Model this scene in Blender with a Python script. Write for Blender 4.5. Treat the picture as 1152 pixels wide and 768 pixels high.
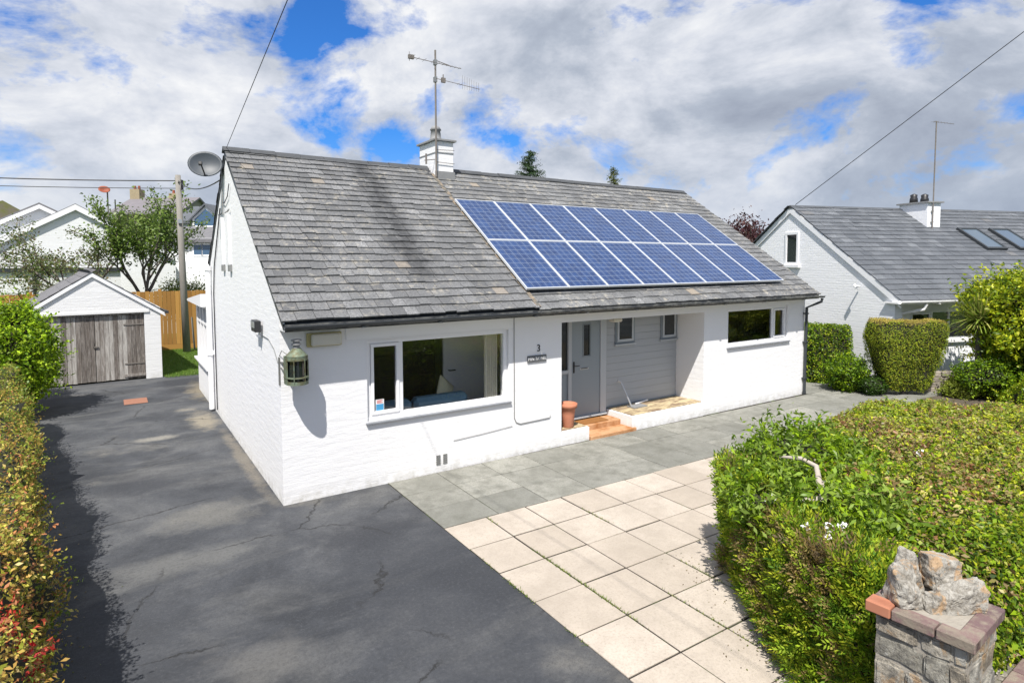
import bpy, bmesh, math, random
import numpy as np
from mathutils import Vector, Matrix, noise
R = math.radians
random.seed(7); rng = np.random.default_rng(11)
for o in list(bpy.data.objects): bpy.data.objects.remove(o)
sc = bpy.context.scene
col = sc.collection

# ------------------------------------------------------------------ camera
cam = bpy.data.cameras.new('camera'); camo = bpy.data.objects.new('camera', cam); col.objects.link(camo)
yaw, pitch, roll = 0.5850, -0.0605, -0.002
fw = Vector((math.sin(yaw)*math.cos(pitch), math.cos(yaw)*math.cos(pitch), math.sin(pitch)))
rt0 = Vector((math.cos(yaw), -math.sin(yaw), 0)); up0 = rt0.cross(fw)
rt = rt0*math.cos(roll)+up0*math.sin(roll); up = -rt0*math.sin(roll)+up0*math.cos(roll)
CAM = Vector((-1.8456, -8.4104, 3.300))
camo.matrix_world = Matrix(((rt.x, up.x, -fw.x, CAM.x), (rt.y, up.y, -fw.y, CAM.y), (rt.z, up.z, -fw.z, CAM.z), (0, 0, 0, 1)))
cam.sensor_width = 36; cam.lens = 680.673/1152*36; cam.shift_y = -0.0421
cam.clip_start = .05; cam.clip_end = 2000
sc.camera = camo

# ------------------------------------------------------------------ light
SUN = Vector((-.93, -1.0, 2.05)).normalized()          # towards the sun
elev = math.asin(SUN.z); az = math.atan2(SUN.x, SUN.y)   # azimuth from +Y clockwise
sl = bpy.data.lights.new('sun', 'SUN'); so = bpy.data.objects.new('sun', sl); col.objects.link(so)
sl.energy = 4.6; sl.angle = R(.55); sl.color = (1, .955, .89)
so.rotation_euler = SUN.to_track_quat('Z', 'Y').to_euler()
so.location = (0, -20, 30)
world = bpy.data.worlds.new('World'); sc.world = world; world.use_nodes = True
wn = world.node_tree; wn.nodes.clear()
def wnode(t, **k):
    n = wn.nodes.new(t)
    for a, b in k.items(): setattr(n, a, b)
    return n
def wl(a, b): wn.links.new(a, b)
sky = wnode('ShaderNodeTexSky', sky_type='NISHITA', sun_disc=False, sun_elevation=elev, sun_rotation=az, air_density=1.0, dust_density=.5, ozone_density=2.0)
geo = wnode('ShaderNodeTexCoord')
sep = wnode('ShaderNodeSeparateXYZ'); wl(geo.outputs['Generated'], sep.inputs[0])
def wmath(op, a, b=None, c=None):
    n = wnode('ShaderNodeMath', operation=op)
    for i, v in enumerate((a, b, c)):
        if v is None: continue
        if isinstance(v, (int, float)): n.inputs[i].default_value = v
        else: wl(v, n.inputs[i])
    return n.outputs[0]
cmb = wnode('ShaderNodeCombineXYZ'); wl(sep.outputs[0], cmb.inputs[0]); wl(sep.outputs[1], cmb.inputs[1]); wl(wmath('MULTIPLY', sep.outputs[2], 1.7), cmb.inputs[2])
def wnoise(scale, detail, rough, dist, loc, w=None):
    mp = wnode('ShaderNodeMapping'); mp.inputs['Location'].default_value = loc; wl(cmb.outputs[0], mp.inputs[0])
    n = wnode('ShaderNodeTexNoise'); n.inputs['Scale'].default_value = scale; n.inputs['Detail'].default_value = detail
    n.inputs['Roughness'].default_value = rough; n.inputs['Distortion'].default_value = dist; wl(mp.outputs[0], n.inputs['Vector'])
    return n.outputs['Fac']
def wramp(f, stops):
    r = wnode('ShaderNodeValToRGB'); e = r.color_ramp.elements
    while len(e) < len(stops): e.new(.5)
    for q, (p, c) in zip(e, stops): q.position = p; q.color = c
    wl(f, r.inputs[0]); return r.outputs[0]
def wmix(f, a, b):
    m = wnode('ShaderNodeMix', data_type='RGBA')
    if isinstance(f, float): m.inputs[0].default_value = f
    else: wl(f, m.inputs[0])
    for i, v in ((6, a), (7, b)):
        if isinstance(v, tuple): m.inputs[i].default_value = v
        else: wl(v, m.inputs[i])
    return m.outputs[2]
CL = (15, 33, 0)
def wspots(val, spots, gain=1.0):
    """push a field up or down around given sky directions (azimuth/elevation of each gap or thick bank)"""
    for x, y, z, rad, amt in spots:
        d = wnode('ShaderNodeVectorMath', operation='DISTANCE'); wl(geo.outputs['Generated'], d.inputs[0]); d.inputs[1].default_value = (x, y, z)
        q = wmath('DIVIDE', d.outputs['Value'], rad); g = wmath('POWER', 2.718, wmath('MULTIPLY', wmath('MULTIPLY', q, q), -1.)); val = wmath('ADD', val, wmath('MULTIPLY', g, amt*gain))
    return val
cover = wspots(wnoise(3.6, 12, .60, .25, CL), [(0.277, 0.924, 0.265, 0.1, -0.1), (0.323, 0.925, 0.199, 0.11, -0.12), (0.255, 0.947, 0.195, 0.08, -0.08), (0.554, 0.798, 0.237, 0.07, -0.13), (0.492, 0.832, 0.256, 0.06, -0.08), (0.862, 0.394, 0.32, 0.08, -0.14), (-0.065, 0.952, 0.298, 0.09, -0.08), (0.241, 0.902, 0.36, 0.07, -0.1), (0.358, 0.86, 0.365, 0.06, -0.09), (0.941, 0.292, 0.174, 0.06, -0.06), (0.13, 0.934, 0.334, 0.06, -0.04), (0.065, 0.972, 0.226, 0.2, 0.08), (0.664, 0.695, 0.277, 0.25, 0.1), (0.833, 0.507, 0.221, 0.2, 0.06), (-0.032, 0.998, 0.054, 0.25, 0.05)], .68)
shade = wspots(wnoise(3.6, 12, .62, .25, (CL[0]-.04, CL[1]-.05, .14)), [(0.055, 0.967, 0.247, 0.22, -0.05), (0.574, 0.803, 0.163, 0.16, -0.07), (0.34, 0.887, 0.312, 0.1, -0.05), (0.772, 0.613, 0.168, 0.1, -0.03), (0.646, 0.696, 0.314, 0.18, 0.1), (0.604, 0.75, 0.268, 0.12, 0.04), (0.809, 0.548, 0.213, 0.16, 0.08), (0.932, 0.343, 0.12, 0.2, 0.09), (0.238, 0.966, 0.102, 0.15, 0.05), (-0.055, 0.985, 0.166, 0.15, 0.04), (0.918, 0.306, 0.254, 0.15, 0.03), (0.896, 0.436, 0.079, 0.12, 0.03), (-0.076, 0.963, 0.257, 0.1, 0.03), (0.233, 0.924, 0.303, 0.07, 0.05)], 1.0)
big = wnoise(2.0, 6, .6, .2, (7.7, 2.2, 0))
cmask = wramp(cover, [(.395, (0, 0, 0, 1)), (.44, (.5, .5, .5, 1)), (.485, (1, 1, 1, 1))])
thick = wmath('ADD', wmath('ADD', wmath('MULTIPLY', shade, .75), wmath('MULTIPLY', big, .25)), wmath('MULTIPLY', wramp(sep.outputs[2], [(.02, (1, 1, 1, 1)), (.22, (0, 0, 0, 1))]), .035))
K = 6.0
ccol = wramp(thick, [(.41, (1.08*K, 1.09*K, 1.11*K, 1)), (.50, (.80*K, .84*K, .93*K, 1)), (.59, (.53*K, .59*K, .70*K, 1)), (.70, (.38*K, .43*K, .54*K, 1))])
hz = wramp(sep.outputs[2], [(0.0, (1, 1, 1, 1)), (.20, (0, 0, 0, 1))])
tint = wnode('ShaderNodeMix', data_type='RGBA', blend_type='MULTIPLY'); tint.inputs[0].default_value = 1
wl(sky.outputs[0], tint.inputs[6]); tint.inputs[7].default_value = (.22, .60, 1.12, 1)
skyc = wmix(cmask, tint.outputs[2], ccol)
hazec = wmix(wmath('MULTIPLY', hz, .45), skyc, (.50*K, .60*K, .76*K, 1))
bg = wnode('ShaderNodeBackground'); bg.inputs[1].default_value = .095; wl(hazec, bg.inputs[0])
out = wnode('ShaderNodeOutputWorld'); wl(bg.outputs[0], out.inputs[0])
sc.view_settings.view_transform = 'Standard'; sc.view_settings.look = 'None'; sc.view_settings.exposure = 0.62; sc.view_settings.gamma = 1
sc.view_settings.use_curve_mapping = False
sc.render.engine = 'CYCLES'

# ------------------------------------------------------------------ materials
def mat(name, color=(.5, .5, .5), rough=.7, metal=0., spec=.5, build=None):
    m = bpy.data.materials.new(name); m.use_nodes = True
    nt = m.node_tree; b = nt.nodes['Principled BSDF']
    b.inputs['Base Color'].default_value = (*color, 1); b.inputs['Roughness'].default_value = rough
    b.inputs['Metallic'].default_value = metal; b.inputs['Specular IOR Level'].default_value = spec
    if build: build(NB(nt, b))
    return m
class NB:
    def __init__(s, nt, b): s.nt = nt; s.b = b; s.tc = nt.nodes.new('ShaderNodeTexCoord'); s.g = nt.nodes.new('ShaderNodeNewGeometry')
    def n(s, t, **k):
        x = s.nt.nodes.new(t)
        for a, b in k.items(): setattr(x, a, b)
        return x
    def l(s, a, b): s.nt.links.new(a, b)
    def pos(s): return s.g.outputs['Position']
    def obj(s): return s.tc.outputs['Object']
    def setin(s, sock, v):
        if isinstance(v, (int, float)): sock.default_value = v
        elif isinstance(v, tuple): sock.default_value = v if len(v) == 4 or sock.type == 'VECTOR' else (*v, 1)
        else: s.l(v, sock)
    def map(s, v, scale=(1, 1, 1), loc=(0, 0, 0), rot=(0, 0, 0)):
        m = s.n('ShaderNodeMapping'); s.l(v, m.inputs[0]); m.inputs['Scale'].default_value = scale; m.inputs['Location'].default_value = loc; m.inputs['Rotation'].default_value = rot
        return m.outputs[0]
    def noise(s, scale, detail=4, rough=.55, dist=0, vec=None, out='Fac'):
        x = s.n('ShaderNodeTexNoise'); s.l(vec or s.pos(), x.inputs['Vector'])
        x.inputs['Scale'].default_value = scale; x.inputs['Detail'].default_value = detail; x.inputs['Roughness'].default_value = rough; x.inputs['Distortion'].default_value = dist
        return x.outputs[out]
    def vor(s, scale, feature='F1', vec=None, out='Distance'):
        x = s.n('ShaderNodeTexVoronoi', feature=feature); s.l(vec or s.pos(), x.inputs['Vector']); x.inputs['Scale'].default_value = scale
        return x.outputs[out]
    def math(s, op, a, b=None, c=None):
        x = s.n('ShaderNodeMath', operation=op)
        for i, v in enumerate((a, b, c)):
            if v is not None: s.setin(x.inputs[i], v)
        return x.outputs[0]
    def ramp(s, f, stops, interp='LINEAR'):
        r = s.n('ShaderNodeValToRGB'); r.color_ramp.interpolation = interp; e = r.color_ramp.elements
        while len(e) < len(stops): e.new(.5)
        for q, (p, c) in zip(e, stops):
            q.position = p
            if isinstance(c, (int, float)): c = (c, c, c)
            q.color = (*c[:3], 1)
        s.l(f, r.inputs[0]); return r.outputs[0]
    def mix(s, f, a, b, mode='MIX'):
        m = s.n('ShaderNodeMix', data_type='RGBA', blend_type=mode); s.setin(m.inputs[0], f); s.setin(m.inputs[6], a); s.setin(m.inputs[7], b)
        return m.outputs[2]
    def isl(s): return s.g.outputs['Random Per Island']
    def sep(s, v):
        x = s.n('ShaderNodeSeparateXYZ'); s.l(v, x.inputs[0]); return x.outputs
    def comb(s, a, b, c):
        x = s.n('ShaderNodeCombineXYZ')
        for i, v in enumerate((a, b, c)): s.setin(x.inputs[i], v)
        return x.outputs[0]
    def bump(s, h, strength=.3, dist=.02, prev=None):
        x = s.n('ShaderNodeBump'); x.inputs['Strength'].default_value = strength; x.inputs['Distance'].default_value = dist; s.l(h, x.inputs['Height'])
        if prev: s.l(prev, x.inputs['Normal'])
        s.l(x.outputs[0], s.b.inputs['Normal']); return x.outputs[0]
    def color(s, v): s.setin(s.b.inputs['Base Color'], v)
    def rough(s, v): s.setin(s.b.inputs['Roughness'], v)

def white_wall(tone=(.80, .80, .80), coarse=1.0, dirt=.5, brickstr=.5):
    def f(B):
        p = B.sep(B.pos()); v = B.comb(B.math('ADD', p[0], p[1]), p[2], 0.)
        v2 = B.n('ShaderNodeVectorMath', operation='ADD'); B.l(v, v2.inputs[0])
        w = B.n('ShaderNodeVectorMath', operation='SCALE'); B.l(B.noise(2.5, 2, out='Color'), w.inputs[0]); w.inputs['Scale'].default_value = .02; B.l(w.outputs[0], v2.inputs[1])
        br = B.n('ShaderNodeTexBrick'); B.l(v2.outputs[0], br.inputs['Vector'])
        br.inputs['Scale'].default_value = 1; br.inputs['Brick Width'].default_value = .225*coarse; br.inputs['Row Height'].default_value = .075*coarse
        br.inputs['Mortar Size'].default_value = .007; br.inputs['Mortar Smooth'].default_value = 1.; br.inputs['Color1'].default_value = (1, 1, 1, 1); br.inputs['Color2'].default_value = (.8, .8, .8, 1); br.inputs['Mortar'].default_value = (.15, .15, .15, 1)
        n1 = B.noise(14, 5, .65); n2 = B.noise(60, 3)
        # render thickness varies: courses fade in and out
        vis = B.ramp(B.noise(1.3, 3), [(.4, 0.35), (.62, 1.0)])
        lay = B.noise(5, 5, .6, vec=B.map(B.pos(), (.55, .55, 2.6)))
        h = B.math('ADD', B.math('ADD', B.math('MULTIPLY', B.math('MULTIPLY', br.outputs['Fac'], -brickstr), vis), B.math('MULTIPLY', lay, 1.5)), B.math('ADD', B.math('MULTIPLY', n1, .6), B.math('MULTIPLY', n2, .25)))
        B.bump(h, .42, .011)
        d = B.ramp(B.noise(1.1, 6, .65, vec=B.map(B.pos(), (1, 1, .35))), [(.45, 0), (.75, 1)])
        low = B.ramp(p[2], [(.0, 1), (.22, 0)])
        lowm = B.math('MULTIPLY', low, B.ramp(B.noise(7, 5, .7), [(.4, 0), (.65, 1)]))
        c = B.mix(B.math('MULTIPLY', d, .16*dirt), tone, (.55, .54, .50))
        c = B.mix(B.math('MULTIPLY', lowm, .55), c, (.36, .34, .28))
        c = B.mix(B.math('MULTIPLY', B.math('MULTIPLY', br.outputs['Fac'], vis), .10*min(1, brickstr)), c, (.62, .62, .62))
        B.color(c); B.rough(.75)
    return f
M = {}
M['white'] = mat('white_masonry_paint', build=white_wall((.775, .775, .785), brickstr=.16))
M['white_nb'] = mat('white_painted_brick', build=white_wall((.84, .845, .86), brickstr=1.1))
M['white_far'] = mat('white_render', build=white_wall((.74, .75, .75), dirt=1.2))
M['white_garage'] = mat('garage_paint', build=white_wall((.76, .76, .765), dirt=1.0))
M['soffit'] = mat('soffit_paint', (.74, .74, .74), .6)
M['upvc'] = mat('white_upvc', (.82, .82, .83), .3)
M['upvc_grey'] = mat('grey_upvc', (.20, .235, .265), .35)
M['upvc_light'] = mat('pale_grey_upvc', (.44, .47, .50), .35)
M['door'] = mat('grey_door', (.26, .30, .335), .4, build=lambda B: B.bump(B.noise(40, 3, vec=B.map(B.pos(), (6, 6, .5))), .08, .004))
M['clad'] = mat('grey_cladding', build=lambda B: (B.color(B.mix(B.noise(2.2, 4, vec=B.map(B.pos(), (.4, 1, 8))), (.345, .365, .39), (.40, .42, .44))), B.bump(B.noise(30, 4, vec=B.map(B.pos(), (.6, 1, 7))), .18, .006), B.rough(.6)))
M['gutter'] = mat('dark_gutter', (.035, .04, .045), .45)
M['gutter_old'] = mat('weathered_gutter', build=lambda B: (B.color(B.mix(B.ramp(B.noise(5, 5, .7), [(.42, 0), (.6, 1)]), (.035, .038, .042), (.14, .14, .13))), B.rough(.55)))
M['black'] = mat('black_plastic', (.02, .02, .022), .45)
M['steel'] = mat('galvanised_steel', (.32, .32, .31), .5, .7)
M['rust'] = mat('rusty_mast', build=lambda B: (B.color(B.mix(B.noise(12, 4), (.10, .085, .075), (.24, .22, .20))), B.rough(.75)))
M['alu'] = mat('aluminium', (.55, .56, .57), .4, .8)
M['lead'] = mat('lead', build=lambda B: (B.color(B.mix(B.noise(6, 4), (.16, .165, .17), (.30, .30, .30))), B.rough(.65)))
M['cable'] = mat('cable', (.025, .025, .028), .6)
M['sill'] = mat('grey_sill', build=lambda B: (B.color(B.mix(B.noise(9, 4), (.17, .18, .20), (.27, .28, .30))), B.rough(.7)))

def slate(base, dark, light, lichen, streak=None, contrast=1.0, moss=.5):
    def f(B):
        r = B.isl()
        c = B.ramp(r, [(0, dark), (.12, tuple((a*.5+b*.5) for a, b in zip(base, dark))), (.4, base), (.85, tuple((a*.7+b*.3) for a, b in zip(base, light))), (1, light)])
        n = B.noise(1.1, 5, .65)                      # broad drifts
        c = B.mix(B.ramp(n, [(.38, 0), (.62, .65)]), c, dark)
        fine = B.noise(38, 5, .75)
        c = B.mix(B.ramp(fine, [(.43, 0), (.60, .85)]), c, tuple(a*.8 for a in dark))
        c = B.mix(B.ramp(B.noise(55, 5, .8, vec=B.map(B.pos(), (1, 1, 1), (3, 1, 2))), [(.55, 0), (.68, .6)]), c, light)
        li = B.math('MULTIPLY', B.ramp(B.noise(9, 6, .75), [(.52, 0), (.62, 1)]), B.ramp(B.noise(1.7, 3), [(.42, 0), (.6, 1)]))
        c = B.mix(B.math('MULTIPLY', li, .6*moss*2), c, lichen)
        li2 = B.ramp(B.vor(26), [(.0, 1), (.13, 0)])
        c = B.mix(B.math('MULTIPLY', B.math('MULTIPLY', li2, B.ramp(B.noise(3, 3), [(.5, 0), (.6, 1)])), .7*moss), c, (.42, .42, .37))
        rare = B.ramp(B.math('FRACT', B.math('MULTIPLY', r, 57.3)), [(.990, 0), (.994, 1)])
        c = B.mix(B.math('MULTIPLY', rare, moss), c, (.30, .25, .19))
        if streak:
            p = B.sep(B.pos())
            # runoff stain below the ridge: distance from a slanting line, broken by noise
            dx = B.math('SUBTRACT', p[0], B.math('ADD', B.math('MULTIPLY', p[1], streak[1]), streak[0]))
            dd = B.math('ABSOLUTE', B.math('ADD', dx, B.math('MULTIPLY', B.math('SUBTRACT', B.noise(3.2, 6, .75), .5), 1.3)))
            s = B.math('MULTIPLY', B.ramp(dd, [(.02, 1), (.38, 0)]), B.ramp(p[1], [(.0, .25), (1, .25)] if False else [(.25, 0.), (.6, 1.)]))
            c = B.mix(B.math('MULTIPLY', s, .85), c, (.035, .036, .038))
        B.color(c); B.rough(.62)
        B.bump(B.math('ADD', fine, B.noise(8, 3)), .35, .01)
    return f
M['slate'] = mat('weathered_slate', build=slate((.185, .187, .19), (.095, .097, .10), (.30, .302, .305), (.36, .33, .27), streak=(2.35, .05), moss=.5))
M['slate2'] = mat('lichened_slate', build=slate((.195, .198, .20), (.10, .102, .105), (.33, .332, .33), (.38, .35, .29), moss=.7))
M['slate_nb'] = mat('blue_grey_slate', build=slate((.125, .135, .15), (.075, .083, .095), (.20, .212, .23), (.2, .2, .2), moss=.12))
M['slate_far'] = mat('far_slate', build=lambda B: (B.color(B.mix(B.noise(3, 5), (.10, .10, .11), (.19, .185, .19))), B.rough(.8)))
M['ridge'] = mat('ridge_tile', build=lambda B: (B.color(B.mix(B.noise(5, 5, .7), (.03, .033, .038), (.085, .09, .095))), B.rough(.7)))

def glass(name, tint=(.97, .98, .98), refl=1.0):
    m = bpy.data.materials.new(name); m.use_nodes = True; nt = m.node_tree; nt.nodes.clear()
    o = nt.nodes.new('ShaderNodeOutputMaterial'); mx = nt.nodes.new('ShaderNodeMixShader'); t = nt.nodes.new('ShaderNodeBsdfTransparent'); g = nt.nodes.new('ShaderNodeBsdfGlossy')
    t.inputs[0].default_value = (*tint, 1); g.inputs['Roughness'].default_value = .005; g.inputs[0].default_value = (.95, .95, .95, 1)
    fr = nt.nodes.new('ShaderNodeFresnel'); fr.inputs[0].default_value = 1.7
    mm = nt.nodes.new('ShaderNodeMath'); mm.operation = 'MULTIPLY'; mm.inputs[1].default_value = refl; nt.links.new(fr.outputs[0], mm.inputs[0])
    nt.links.new(mm.outputs[0], mx.inputs[0]); nt.links.new(t.outputs[0], mx.inputs[1]); nt.links.new(g.outputs[0], mx.inputs[2]); nt.links.new(mx.outputs[0], o.inputs[0])
    return m
M['glass'] = glass('window_glass', refl=1.1)
M['darkglass'] = mat('dark_glass', (.015, .02, .02), .03, 0, .9)
M['blueglass'] = mat('blue_glass', (.05, .10, .17), .08, 0, .9)
M['skyglass'] = mat('skylight_glass', (.10, .13, .16), .04, 0, 1.0)

# ------------------------------------------------------------------ mesh helpers
def mesh_obj(name, V, F, m=None, parent=None, smooth=False, matrix=None):
    me = bpy.data.meshes.new(name); me.from_pydata([tuple(v) for v in V], [], F)
    if m: me.materials.append(M[m] if isinstance(m, str) else m)
    if smooth: me.polygons.foreach_set('use_smooth', [True]*len(me.polygons))
    me.update()
    o = bpy.data.objects.new(name, me); col.objects.link(o)
    if parent: o.parent = parent
    if matrix is not None: o.matrix_local = matrix
    return o
def quads_obj(name, P, m, parent=None, attr=None):
    """P: (n,k,3) polygons of k corners, each its own island"""
    n, k = P.shape[:2]
    me = bpy.data.meshes.new(name); me.vertices.add(n*k); me.vertices.foreach_set('co', P.reshape(-1).astype(np.float32))
    me.loops.add(n*k); me.loops.foreach_set('vertex_index', np.arange(n*k, dtype=np.int32))
    me.polygons.add(n); me.polygons.foreach_set('loop_start', np.arange(0, n*k, k, dtype=np.int32)); me.polygons.foreach_set('loop_total', np.full(n, k, dtype=np.int32))
    me.materials.append(M[m] if isinstance(m, str) else m)
    if attr is not None:
        a = me.color_attributes.new('Col', 'FLOAT_COLOR', 'POINT')
        c = np.ones((n, k, 4), np.float32); c[:, :, :3] = attr[:, None, :]; a.data.foreach_set('color', c.reshape(-1))
    me.update(calc_edges=True); me.validate()
    o = bpy.data.objects.new(name, me); col.objects.link(o)
    if parent: o.parent = parent
    return o
class MB:
    def __init__(s): s.V = []; s.F = []
    def add(s, V, F):
        b = len(s.V); s.V += [Vector(v) for v in V]; s.F += [tuple(i+b for i in f) for f in F]; return s
    def box(s, x0, x1, y0, y1, z0, z1, mtx=None):
        V = [Vector((x, y, z)) for z in (z0, z1) for x, y in ((x0, y0), (x1, y0), (x1, y1), (x0, y1))]
        if mtx is not None: V = [mtx @ v for v in V]
        return s.add(V, [(0, 3, 2, 1), (4, 5, 6, 7), (0, 1, 5, 4), (1, 2, 6, 5), (2, 3, 7, 6), (3, 0, 4, 7)])
    def bar(s, a, b, w, h=None, upv=(0, 0, 1)):
        a = Vector(a); b = Vector(b); h = h or w; d = (b-a).normalized(); u = Vector(upv)
        if abs(d.dot(u)) > .99: u = Vector((1, 0, 0))
        x = d.cross(u).normalized()*w/2; y = x.cross(d).normalized()*h/2
        V = [a-x-y, a+x-y, a+x+y, a-x+y, b-x-y, b+x-y, b+x+y, b-x+y]
        return s.add(V, [(0, 3, 2, 1), (4, 5, 6, 7), (0, 1, 5, 4), (1, 2, 6, 5), (2, 3, 7, 6), (3, 0, 4, 7)])
    def tube(s, pts, r, n=8, cap=True):
        pts = [Vector(p) for p in pts]; rs = r if isinstance(r, (list, tuple)) else [r]*len(pts); V = []; F = []; px = None
        for i, p in enumerate(pts):
            d = (pts[min(i+1, len(pts)-1)]-pts[max(i-1, 0)]).normalized()
            if px is None:
                u = Vector((0, 0, 1)) if abs(d.z) < .9 else Vector((1, 0, 0)); x = d.cross(u).normalized()
            else: x = (px-d*px.dot(d)).normalized()
            px = x; y = d.cross(x)
            V += [p+(x*math.cos(2*math.pi*k/n)+y*math.sin(2*math.pi*k/n))*rs[i] for k in range(n)]
        for i in range(len(pts)-1):
            F += [(i*n+k, i*n+(k+1) % n, (i+1)*n+(k+1) % n, (i+1)*n+k) for k in range(n)]
        if cap: F += [tuple(reversed(range(n))), tuple(range((len(pts)-1)*n, len(pts)*n))]
        return s.add(V, F)
    def lathe(s, prof, c=(0, 0, 0), n=20, mtx=None, cap=True):
        V = []; F = []
        for r, z in prof: V += [Vector((c[0]+r*math.cos(2*math.pi*k/n), c[1]+r*math.sin(2*math.pi*k/n), c[2]+z)) for k in range(n)]
        if mtx is not None: V = [mtx @ v for v in V]
        for i in range(len(prof)-1): F += [(i*n+k, i*n+(k+1) % n, (i+1)*n+(k+1) % n, (i+1)*n+k) for k in range(n)]
        if cap: F += [tuple(reversed(range(n))), tuple(range((len(prof)-1)*n, len(prof)*n))]
        return s.add(V, F)
    def prism(s, poly, d):
        """poly: 3D points (planar), extruded by vector d"""
        n = len(poly); P = [Vector(p) for p in poly]; d = Vector(d)
        return s.add(P+[p+d for p in P], [tuple(range(n))[::-1], tuple(range(n, 2*n))]+[(i, (i+1) % n, n+(i+1) % n, n+i) for i in range(n)])
    def build(s, name, m, parent=None, smooth=False, matrix=None, bevel=0):
        o = mesh_obj(name, s.V, s.F, m, parent, smooth, matrix)
        bm = bmesh.new(); bm.from_mesh(o.data); bmesh.ops.recalc_face_normals(bm, faces=bm.faces)
        if bevel: bmesh.ops.bevel(bm, geom=bm.edges[:], offset=bevel, segments=1, affect='EDGES', clamp_overlap=True)
        bm.to_mesh(o.data); bm.free()
        return o
def wall_holes(x0, x1, z0, z1, holes, y0, y1, ztop=None):
    """wall slab between y0 and y1 in the local XZ plane with rectangular holes (hx0,hx1,hz0,hz1)"""
    xs = sorted({x0, x1} | {h[i] for h in holes for i in (0, 1)}); zs = sorted({z0, z1} | {h[i] for h in holes for i in (2, 3)})
    mb = MB(); ins = lambda x, z: any(h[0] < x < h[1] and h[2] < z < h[3] for h in holes)
    nx, nz = len(xs)-1, len(zs)-1
    solid = [[not ins((xs[i]+xs[i+1])/2, (zs[j]+zs[j+1])/2) for j in range(nz)] for i in range(nx)]
    for i in range(nx):
        for j in range(nz):
            if not solid[i][j]: continue
            a, b, c, d = xs[i], xs[i+1], zs[j], zs[j+1]
            mb.add([(a, y0, c), (b, y0, c), (b, y0, d), (a, y0, d)], [(0, 1, 2, 3)]); mb.add([(a, y1, c), (b, y1, c), (b, y1, d), (a, y1, d)], [(3, 2, 1, 0)])
            if i == 0 or not solid[i-1][j]: mb.add([(a, y0, c), (a, y1, c), (a, y1, d), (a, y0, d)], [(3, 2, 1, 0)])
            if i == nx-1 or not solid[i+1][j]: mb.add([(b, y0, c), (b, y1, c), (b, y1, d), (b, y0, d)], [(0, 1, 2, 3)])
            if j == 0 or not solid[i][j-1]: mb.add([(a, y0, c), (b, y0, c), (b, y1, c), (a, y1, c)], [(3, 2, 1, 0)])
            if j == nz-1 or not solid[i][j+1]: mb.add([(a, y0, d), (b, y0, d), (b, y1, d), (a, y1, d)], [(0, 1, 2, 3)])
    return mb
def weld(o):
    bm = bmesh.new(); bm.from_mesh(o.data); bmesh.ops.remove_doubles(bm, verts=bm.verts, dist=1e-4); bmesh.ops.recalc_face_normals(bm, faces=bm.faces); bm.to_mesh(o.data); bm.free(); return o
def tag(o, label=None, cat=None, group=None, kind=None):
    if label: o['label'] = label
    if cat: o['category'] = cat
    if group: o['group'] = group
    if kind: o['kind'] = kind
    return o
def empty(name, loc=(0, 0, 0), rz=0, label=None, cat=None, group=None):
    o = bpy.data.objects.new(name, None); col.objects.link(o); o.location = loc; o.rotation_euler = (0, 0, rz); o.empty_display_size = .1
    return tag(o, label, cat, group)
def T(x=0, y=0, z=0, rz=0, rx=0, ry=0):
    return Matrix.Translation((x, y, z)) @ Matrix.Rotation(rz, 4, 'Z') @ Matrix.Rotation(ry, 4, 'Y') @ Matrix.Rotation(rx, 4, 'X')

def slates(name, O, X, U, width, length, gauge, sw, m, parent, verge=.012, thick=.010, lift=.018, jit=.004, widths=None):
    """courses of overlapping slates laid on a plane: O eave corner, X along the eave, U up the slope"""
    O, X, U = (np.array(v, float) for v in (O, X, U)); X /= np.linalg.norm(X); U /= np.linalg.norm(U); N = np.cross(X, U)
    V = []; rows = int(math.ceil(length/gauge)); g = gauge; F = []; b = 0
    for k in range(rows):
        s0 = k*g; s1 = min(s0+g*1.18, length)
        x = -verge - (k % 2)*sw*.5 + rng.uniform(-.02, .02)
        while x < width+verge:
            w = sw*rng.uniform(.82, 1.18); a = max(x, -verge+rng.uniform(-jit, jit)*2); c = min(x+w-.006, width+verge+rng.uniform(-jit, jit)*2); x += w
            if c-a < .03: continue
            d0 = rng.uniform(-jit, jit)*1.6; sk = rng.normal(0, .003); h = lift+rng.uniform(-.004, .005); hs = rng.normal(0, .0022)
            P = [(a, s0+d0, 0), (c, s0+d0+sk, 0), (a, s0+d0, h), (c, s0+d0+sk, h+hs), (a, s1, .002), (c, s1, .002+hs*.3)]
            V += [O+p[0]*X+p[1]*U+p[2]*N for p in P]
            F += [(b+0, b+1, b+3, b+2), (b+2, b+3, b+5, b+4), (b+0, b+2, b+4), (b+1, b+5, b+3)]; b += 6
    return mesh_obj(name, V, F, m, parent)

# ------------------------------------------------------------------ foliage
def leafmat(name, trans=.35, rough=.45, vary=.35, var_col=(.10, .09, .02)):
    def f(B):
        a = B.n('ShaderNodeAttribute'); a.attribute_name = 'Col'
        r = B.isl()
        k = B.math('ADD', 1-vary, B.math('MULTIPLY', r, 2*vary))
        c = B.n('ShaderNodeVectorMath', operation='SCALE'); B.l(a.outputs['Color'], c.inputs[0]); B.l(k, c.inputs['Scale'])
        B.color(c.outputs[0]); B.rough(rough); B.b.inputs['Specular IOR Level'].default_value = .32
        t = B.n('ShaderNodeBsdfTranslucent'); B.l(c.outputs[0], t.inputs['Color'])
        mx = B.n('ShaderNodeMixShader'); mx.inputs[0].default_value = trans
        B.l(B.b.outputs[0], mx.inputs[1]); B.l(t.outputs[0], mx.inputs[2])
        o = [n for n in B.nt.nodes if n.type == 'OUTPUT_MATERIAL'][0]; B.l(mx.outputs[0], o.inputs[0])
    return mat(name, build=f)
M['leaf'] = leafmat('leaf', .38, .42)
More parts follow.
